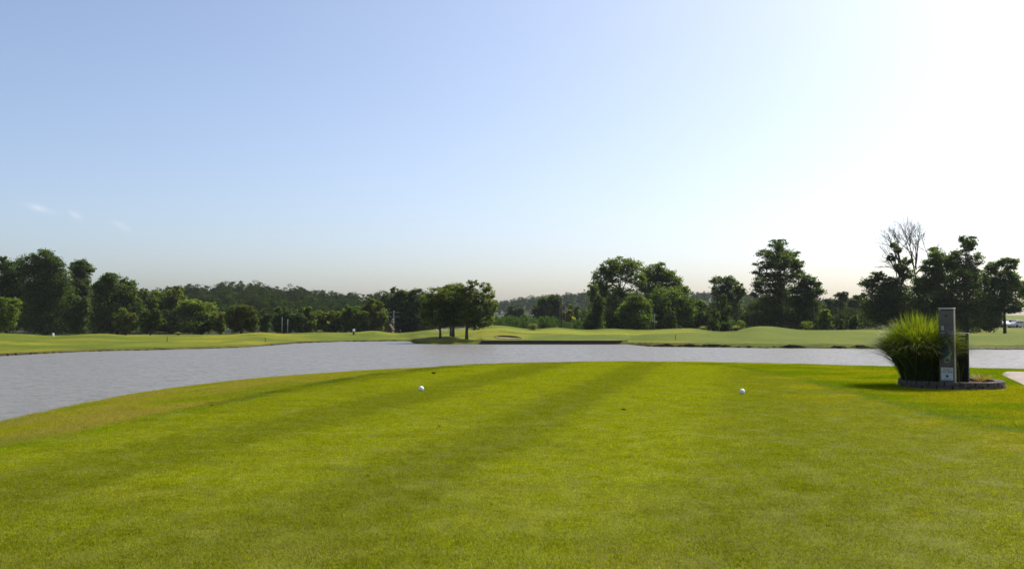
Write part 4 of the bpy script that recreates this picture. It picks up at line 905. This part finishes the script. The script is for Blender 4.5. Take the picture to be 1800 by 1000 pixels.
for i in range(NX):
    u = i / (NX - 1) * 2 - 1; x = u * 1.7; y = 1.35 - 1.2 * u * u; h = 0.24 * (1 - u ** 4) + 0.02; g = gz(bxc + x, bd + y) - bk.location.z
    gb = gz(bxc + x, bd + y + 3.0) - bk.location.z
    vs += [(x, y, g - 0.1), (x, y + 0.05, g + h * 0.7), (x, y - 0.12, g + h * 0.86), (x, y + 0.1, g + h), (x, y + 1.2, g + h * 0.7 + (gb - g) * 0.3), (x, y + 3.2, gb - 0.05)]
fs = [(i * 6 + k, (i + 1) * 6 + k, (i + 1) * 6 + k + 1, i * 6 + k + 1) for i in range(NX - 1) for k in range(5)]
mb.add(vs, fs).build('grass_lip', M['sod'], bk, smooth=True)

# cart path behind the point
def strip(pts, w_, name, label, mat, lift=0.03):
    mb = MB(); vs = []
    for i, (x, y) in enumerate(pts):
        a = np.array(pts[min(i + 1, len(pts) - 1)]) - np.array(pts[max(i - 1, 0)]); a = a / np.linalg.norm(a); nn = np.array([-a[1], a[0]])
        for s_ in (-1, 1): px_, py_ = x + nn[0] * s_ * w_ / 2, y + nn[1] * s_ * w_ / 2; vs.append((px_, py_, gz(px_, py_) + lift))
    fs = [(2 * i, 2 * i + 1, 2 * i + 3, 2 * i + 2) for i in range(len(pts) - 1)]
    o = mb.add(vs, fs).build(name, mat); tag(o, label, kind='structure'); return o
strip([(at(766 + 3 * k, 128 + 0.1 * k), 128 + 0.1 * k) for k in range(0, 24)], 2.2, 'cart_path', 'strip of pale cart path seen behind the trees on the point', M['far_path'], 0.05)
strip([(at(1690 + 20 * k, 205), 205) for k in range(0, 24)], 8.0, 'car_park', 'pale strip of car park pavement behind the right wood', M['concrete'], 0.05)

# flags, posts, poles
# eroded edges of the bank, standing just proud of the water
M['mud'] = noise_mat('bank_mud', (0.03, 0.022, 0.015), (0.075, 0.055, 0.035), 3, 0.95, 0.5)
M['shingle_edge'] = noise_mat('shore_stone', (0.30, 0.27, 0.20), (0.42, 0.38, 0.30), 3, 0.9, 0.3)
def bank(name, label, pa, pb, step, hmin, hvar, thr, mat, inset=0.0):
    pxs = np.arange(pa, pb, step); mb = MB(); prev = None
    for px in pxs:
        ys = np.linspace(80, 125, 226) if px > 420 else np.linspace(55, 118, 316); zz = hz(at(px, ys), ys)
        i = int(np.argmax(zz > WATER + 0.04)); y = ys[i] + inset - 0.1; x = at(px, y)
        h = hmin + hvar * max(0.0, float(fbm(np.array([x * 0.9]), np.array([7.0]))[0]) - thr) * 2.2
        if h < 0.05: prev = None; continue
        j = 0.10 * math.sin(px * 1.7); gb = gz(x, y + 1.5)
        ring = [(x, y + j, WATER - 0.15), (x, y + j + 0.03, WATER + h * 0.75), (x, y + j - 0.03, WATER + h), (x, y + j + 0.08, WATER + h + 0.01), (x, y + 0.35, WATER + h * 0.6)]
        b = len(mb.v); mb.v += ring
        if prev is not None:
            for k in range(4): mb.f.append((prev + k, b + k, b + k + 1, prev + k + 1))
        prev = b
    if mb.f: o = mb.build(name, mat); tag(o, label, kind='structure')
bank('eroded_bank', 'dark eroded mud edge of the right bank at the waterline', 1136, 1640, 1.6, 0.09, 0.30, 0.36, M['mud'], 0.08)
bank('eroded_bank', 'thin dark mud edge of the left bank at the waterline', -60, 700, 3.0, 0.07, 0.10, 0.40, M['mud'], 0.05)
bank('shore_stones', 'pale stony edge of the far right bank at the waterline', 1560, 1900, 3.0, 0.10, 0.05, 0.4, M['shingle_edge'], -0.35)

def flagstick(px, d, H, label, flagmat, fw=0.5, fh=0.36, flip=1):
    x = at(px, d); z = gz(x, d); t = empty('flagstick', (x, d, z)); tag(t, label, 'flag', 'putting green flags')
    MB().tube([(0, 0, -0.1), (0, 0, H)], 0.014, 8).build('pole', M['pale_pole'], t)
    mb = MB(); vs = []; n = 8
    for k in range(n):
        u = k / (n - 1); w_ = 0.10 * math.sin(u * 5) * u; vs += [(flip * u * fw, w_, H - 0.02 - 0.28 * u), (flip * u * fw, w_, H - fh - 0.16 * u), (flip * u * fw, w_ + 0.006, H - fh - 0.16 * u), (flip * u * fw, w_ + 0.006, H - 0.02 - 0.28 * u)]
    fs = [(4 * k + j, 4 * k + 4 + j, 4 * k + 4 + (j + 1) % 4, 4 * k + (j + 1) % 4) for k in range(n - 1) for j in range(4)] + [(0, 1, 2, 3), (4 * n - 1, 4 * n - 2, 4 * n - 3, 4 * n - 4)]
    mb.add(vs, fs).build('flag', flagmat, t)
flagstick(1005, 128, 2.2, 'yellow flag on the green left of the right wood', M['yellow'], 0.55, 0.42)
flagstick(575, 140, 2.1, 'small yellow flag on the far green before the left woods', M['yellow'], 0.45, 0.34)
flagstick(771.5, 132, 1.9, 'tiny white flag glimpsed beside the leftmost trunk on the point', M['white'], 0.42, 0.34)

def post(name, label, cat, px, d, H, rad, mat, group=None):
    x = at(px, d); o = MB().lathe([(rad * 1.1, -0.2), (rad, 0.0), (rad * 0.95, H * 0.92), (rad * 0.8, H * 0.97), (rad * 0.2, H)], 10).build(name, mat, None, loc=(x, d, gz(x, d))); tag(o, label, cat, group); return o
post('marker_post', 'small white post on the crest of the far left mound', 'post', 94.5, 117, 0.42, 0.14, M['white'])
post('litter_bin', 'small dark bin on the crest right of the pole with crossarms', 'litter bin', 703.5, 132, 0.5, 0.16, M['dark_plastic'])
post('stake_marker', 'thin dark stake on the bank below the small round fairway tree', 'stake', 295, 95, 0.55, 0.035, M['dark_plastic'], 'hazard stakes')
post('stake_marker', 'thin dark stake on the bank right of the round shade tree', 'stake', 467, 98, 0.5, 0.035, M['dark_plastic'], 'hazard stakes')
post('stake_marker', 'thin dark stake on the right bank right of the retaining wall', 'stake', 1187, 99, 0.55, 0.035, M['dark_plastic'], 'hazard stakes')

bw = empty('ball_washer', (at(622, 126), 126, gz(at(622, 126), 126))); tag(bw, 'white-topped ball washer with a dark base before the left woods', 'ball washer')
MB().lathe([(0.13, -0.1), (0.13, 0.3), (0.05, 0.34), (0.05, 0.5)], 10).build('base', M['dark_plastic'], bw)
MB().lathe([(0.05, 0.45), (0.17, 0.5), (0.17, 0.72), (0.10, 0.8), (0.02, 0.82)], 10).build('drum', M['white'], bw)
MB().tube([(0.28, 0, -0.1), (0.28, 0, 1.05)], 0.03, 8).build('post', M['pale_pole'], bw)

uc = empty('covered_cart', (at(835, 128), 128, gz(at(835, 128), 128))); tag(uc, 'small dark round bin on the slope right of the trees on the point', 'litter bin'); uc.name = 'litter_bin'
MB().lathe([(0.20, -0.1), (0.23, 0.05), (0.25, 0.42)], 12).build('body', M['dark_plastic'], uc)
MB().lathe([(0.26, 0.40), (0.27, 0.46), (0.18, 0.56), (0.03, 0.60)], 12).build('lid', M['dark_plastic'], uc)

def utility(px, d, top, label, rad, mat, arms=0, transformer=False, group='utility poles'):
    x = at(px, d); z = gz(x, d); H = zat(top, d) - z; t = empty('utility_pole', (x, d, z)); tag(t, label, 'utility pole', group)
    MB().tube([(0, 0, -0.3), (0, 0, H * 0.5), (0, 0, H)], [rad, rad * 0.85, rad * 0.7], 8).build('pole', mat, t, smooth=True)
    for k in range(arms):
        MB().box((0, -rad, H - 0.35 - 0.75 * k), (2.0, 0.10, 0.12)).build('crossarm', mat, t)
        for i in (-0.85, -0.45, 0.45, 0.85): MB().lathe([(0.03, 0), (0.05, 0.06), (0.03, 0.16)], 6, (i, -rad, H - 0.29 - 0.75 * k)).build('insulator', M['grey_metal'], t)
    if transformer: MB().lathe([(0.18, 0), (0.2, 0.05), (0.2, 0.72), (0.14, 0.8)], 10, (-0.1, -rad - 0.24, H - 2.15)).build('transformer', M['grey_metal'], t)
    return (x, d, z + H)
u1 = utility(692, 150, 546, 'grey utility pole with two crossarms and a transformer before the left woods', 0.13, M['grey_pole'], 2, True)
u2 = utility(987, 165, 522, 'tall dark utility pole in the gap beside the right wood', 0.19, M['pole'], 1)
u3 = utility(993, 185, 540, 'shorter thin dark utility pole right behind the tall dark one', 0.13, M['pole'], 0)
u4 = utility(496, 142, 557, 'left one of two pale poles before the low left woods', 0.07, M['pale_pole'], 0)
u5 = utility(506, 142, 561, 'right one of two pale poles before the low left woods', 0.07, M['pale_pole'], 0)
u6 = utility(1150.5, 134, 551, 'short pale pole left of the small dark cedar', 0.06, M['pale_pole'], 0)
u7 = utility(1430.5, 134, 538, 'slim dark pole on the turf right of the tallest open tree', 0.07, M['pole'], 0)
def wire(a, b, label, sag=1.2):
    pts = [(a[0] + (b[0] - a[0]) * t, a[1] + (b[1] - a[1]) * t, a[2] - 0.2 + (b[2] - a[2]) * t - sag * 4 * t * (1 - t)) for t in np.linspace(0, 1, 13)]
    tag(MB().tube(pts, 0.011, 4).build('power_line', M['grey_metal']), label, 'power line', 'overhead wires')
wire(u2, (at(1700, 150), 150, 6.8), 'overhead wire running from the tall dark pole past the right wood', 1.6)
wire(u2, u6, 'overhead wire from the tall dark pole to the short pale pole', 0.5)

# gabled shed behind the mound
M['shingle'] = noise_mat('shingles', (0.07, 0.055, 0.04), (0.10, 0.08, 0.06), 4, 0.95, 0.0, 0.0, stretch=(1, 1, 6))
M['wood'] = noise_mat('shed_boards', (0.09, 0.075, 0.05), (0.15, 0.12, 0.08), 4, 0.9, 0.2, stretch=(6, 1, 0.5))
sx, sd = at(684, 146), 146; sh = empty('shed', (sx, sd, gz(sx, sd))); tag(sh, 'small brown gabled shed roof showing over the mound beside the utility pole', 'shed')
zt = zat(569.5, sd) - sh.location.z; ze = zat(578.5, sd) - sh.location.z; hwid = 6.2 * sd / F
MB().prism([(-hwid * 0.86, -0.2), (hwid * 0.86, -0.2), (hwid * 0.86, ze), (0, zt - 0.12), (-hwid * 0.86, ze)], 0.3, 2.6).build('wall', M['wood'], sh)
for s_ in (-1, 1):
    MB().prism([(0, zt), (s_ * hwid * 1.08, ze - 0.1), (s_ * hwid * 1.08, ze - 0.2), (0, zt - 0.11)], 0.0, 2.9).build('roof_slope', M['shingle'], sh)
MB().box((0, 0.28, 0.7), (0.5, 0.04, 1.2)).build('door', M['bark'], sh)

# pale clumps of ornamental grass and a clipped shrub on the far turf
for px, d, H, W, lab in ((1236, 132, 0.95, 1.2, 'pale ornamental grass tuft left of the pair of dark cedars'), (1294, 122, 1.05, 1.0, 'pale ornamental grass tuft right of the pair of dark cedars'),
                         (314, 121, 0.55, 0.7, 'low pale grass tuft before the left woods, right of the small round tree'), (563, 133, 0.5, 0.8, 'low pale green tuft left of the small yellow flag')):
    x = at(px, d); grass_clump('grass_tuft', lab, 'ornamental grass', (x, d, gz(x, d)), W * 0.22, H, W * 1.3, 420, 5, 0.035, (0.06, 0.08, 0.03), (0.26, 0.25, 0.13), int(px), 'pale grass tufts', 1.3)
def shrub(px, py, d, rpx, rpy, label, tint, nm='round_shrub', group=None, n=2600):
    u = d / F; x = at(px, d); z = gz(x, d); t = empty(nm, (x, d, z)); tag(t, label, 'shrub', group)
    zc = zat(py, d) - z; me, cc = crown_mesh([(0, 0, zc, rpx * u, rpx * u, rpy * u)], n, 0.12, tint, int(px), 0.0, 0.22, 40, 0.75); link('foliage', me, M['leaf'], t)
    mb = MB()
    for k in range(5): a = k * 1.26; mb.tube([(0.05 * math.cos(a), 0.05 * math.sin(a), -0.1), (0.3 * rpx * u * math.cos(a), 0.3 * rpx * u * math.sin(a), zc)], [0.04, 0.015], 5)
    mb.build('stems', M['bark'], t)
shrub(936.5, 573.5, 132, 8.2, 6.3, 'clipped round pale shrub at the dip of the mound in the gap', (0.13, 0.14, 0.075))
shrub(1301, 570, 133, 9, 7, 'loose light green shrub behind the right grass tuft', LG, 'loose_shrub')
shrub(1418, 571, 148, 10, 8, 'low light green shrub left of the small bright green tree', LG, 'loose_shrub')

# ---- parked cars
M['glass'] = noise_mat('car_glass', (0.015, 0.018, 0.02), (0.02, 0.024, 0.028), 3, 0.08, 0, 0.8)
M['tyre'] = noise_mat('tyre', (0.012, 0.012, 0.012), (0.02, 0.02, 0.02), 8, 0.9)
M['lamp'] = noise_mat('car_lamp', (0.5, 0.5, 0.48), (0.6, 0.6, 0.58), 8, 0.2)
PAINT = {k: noise_mat('car_paint_' + k, c, tuple(min(1, q * 1.1) for q in c), 2, 0.25, 0, 0.6) for k, c in {'white': (0.5, 0.5, 0.5), 'silver': (0.42, 0.44, 0.47), 'black': (0.015, 0.015, 0.018), 'blue': (0.05, 0.08, 0.17), 'red': (0.25, 0.03, 0.03)}.items()}
def car_meshes(suv):
    h = 1.72 if suv else 1.45
    body = [(-2.15, 0.28), (2.15, 0.28), (2.2, 0.55), (2.1, 0.78), (1.15, 0.95), (-1.95, 0.98), (-2.2, 0.85), (-2.22, 0.5)]
    cab = [(1.2, 0.93), (0.55, h - 0.05), (0.2, h), (-1.2 if not suv else -1.75, h - 0.02), (-1.9 if not suv else -2.05, 0.96)]
    b = MB().prism(body, -0.86, 0.86).mesh('body', 0.06, False); c = MB().prism(cab, -0.70, 0.70).mesh('cabin', 0.05, False)
    gl = [(1.02, 0.99), (0.50, h - 0.14), (-1.15 if not suv else -1.65, h - 0.13), (-1.65 if not suv else -1.85, 1.02)]
    g = MB().prism(gl, -0.715, 0.715).mesh('side_glass')
    ws = MB().add([(1.17, -0.62, 1.0), (1.17, 0.62, 1.0), (0.60, 0.58, h - 0.10), (0.60, -0.58, h - 0.10), (1.22, -0.62, 1.0), (1.22, 0.62, 1.0), (0.65, 0.58, h - 0.10), (0.65, -0.58, h - 0.10)],
                  [(0, 1, 2, 3), (7, 6, 5, 4), (0, 4, 5, 1), (1, 5, 6, 2), (2, 6, 7, 3), (3, 7, 4, 0)]).mesh('windscreen')
    wh = MB().lathe([(0.2, -0.10), (0.32, -0.10), (0.335, -0.06), (0.335, 0.06), (0.32, 0.10), (0.2, 0.10)], 14); wm = wh.mesh('wheel'); wm.transform(Matrix.Rotation(math.pi / 2, 4, 'X'))
    lm = MB().box((0, 0, 0), (0.06, 0.34, 0.14)).mesh('headlight', 0.01)
    g.materials.append(M['glass']); ws.materials.append(M['glass']); wm.materials.append(M['tyre']); lm.materials.append(M['lamp'])
    return b, c, g, ws, wm, lm
CM = {False: car_meshes(False), True: car_meshes(True)}
CARS = [(1752, 202, 'black', False, 70, 'dark saloon car, leftmost of the parked cars'), (1763, 199, 'white', False, 80, 'white saloon car parked second from the left'), (1776, 203, 'black', True, 75, 'black sport utility car parked right of the white saloon'),
        (1789, 198, 'silver', False, 20, 'silver saloon car parked broadside near the right edge of the picture'), (1783, 207, 'white', True, 85, 'white sport utility car behind the silver saloon'), (1803, 203, 'red', False, 75, 'red saloon car cut by the right edge of the picture'), (1770, 208, 'blue', True, 80, 'dark blue sport utility car in the back row of parked cars')]
for px, d, colr, suv, rz, lab in CARS:
    x = at(px, d); t = empty('parked_car', (x, d, gz(x, d) + 0.06), math.radians(rz)); tag(t, lab, 'car', 'cars in the car park')
    b, c, g, ws, wm, lm = CM[suv]
    for nm, me in (('body', b), ('cabin', c)):
        m2 = me.copy(); m2.materials.clear(); m2.materials.append(PAINT[colr]); link(nm, m2, None, t)
    link('side_glass', g, None, t); link('windscreen', ws, None, t)
    for i in (-1.35, 1.38):
        for j in (-0.80, 0.80): link('wheel', wm, None, t, (i, j, 0.335))
    for j in (-0.58, 0.58): link('headlight', lm, None, t, (2.14, j, 0.66))

# ------------------------------------------------------------------ haze: even, pale air round everything
def haze():
    m = bpy.data.materials.new('haze_air'); nt, n, l, out = nodes_of(m); v = n.new('ShaderNodeVolumePrincipled')
    v.inputs['Color'].default_value = (0.86, 0.92, 1.0, 1); v.inputs['Density'].default_value = 0.00009; v.inputs['Anisotropy'].default_value = 0.0
    l.new(v.outputs[0], out.inputs['Volume'])
    o = MB().box((0, 1470, 18), (5400, 3200, 46)).build('haze', m); tag(o, 'thin pale summer haze in the air', kind='stuff')
haze()
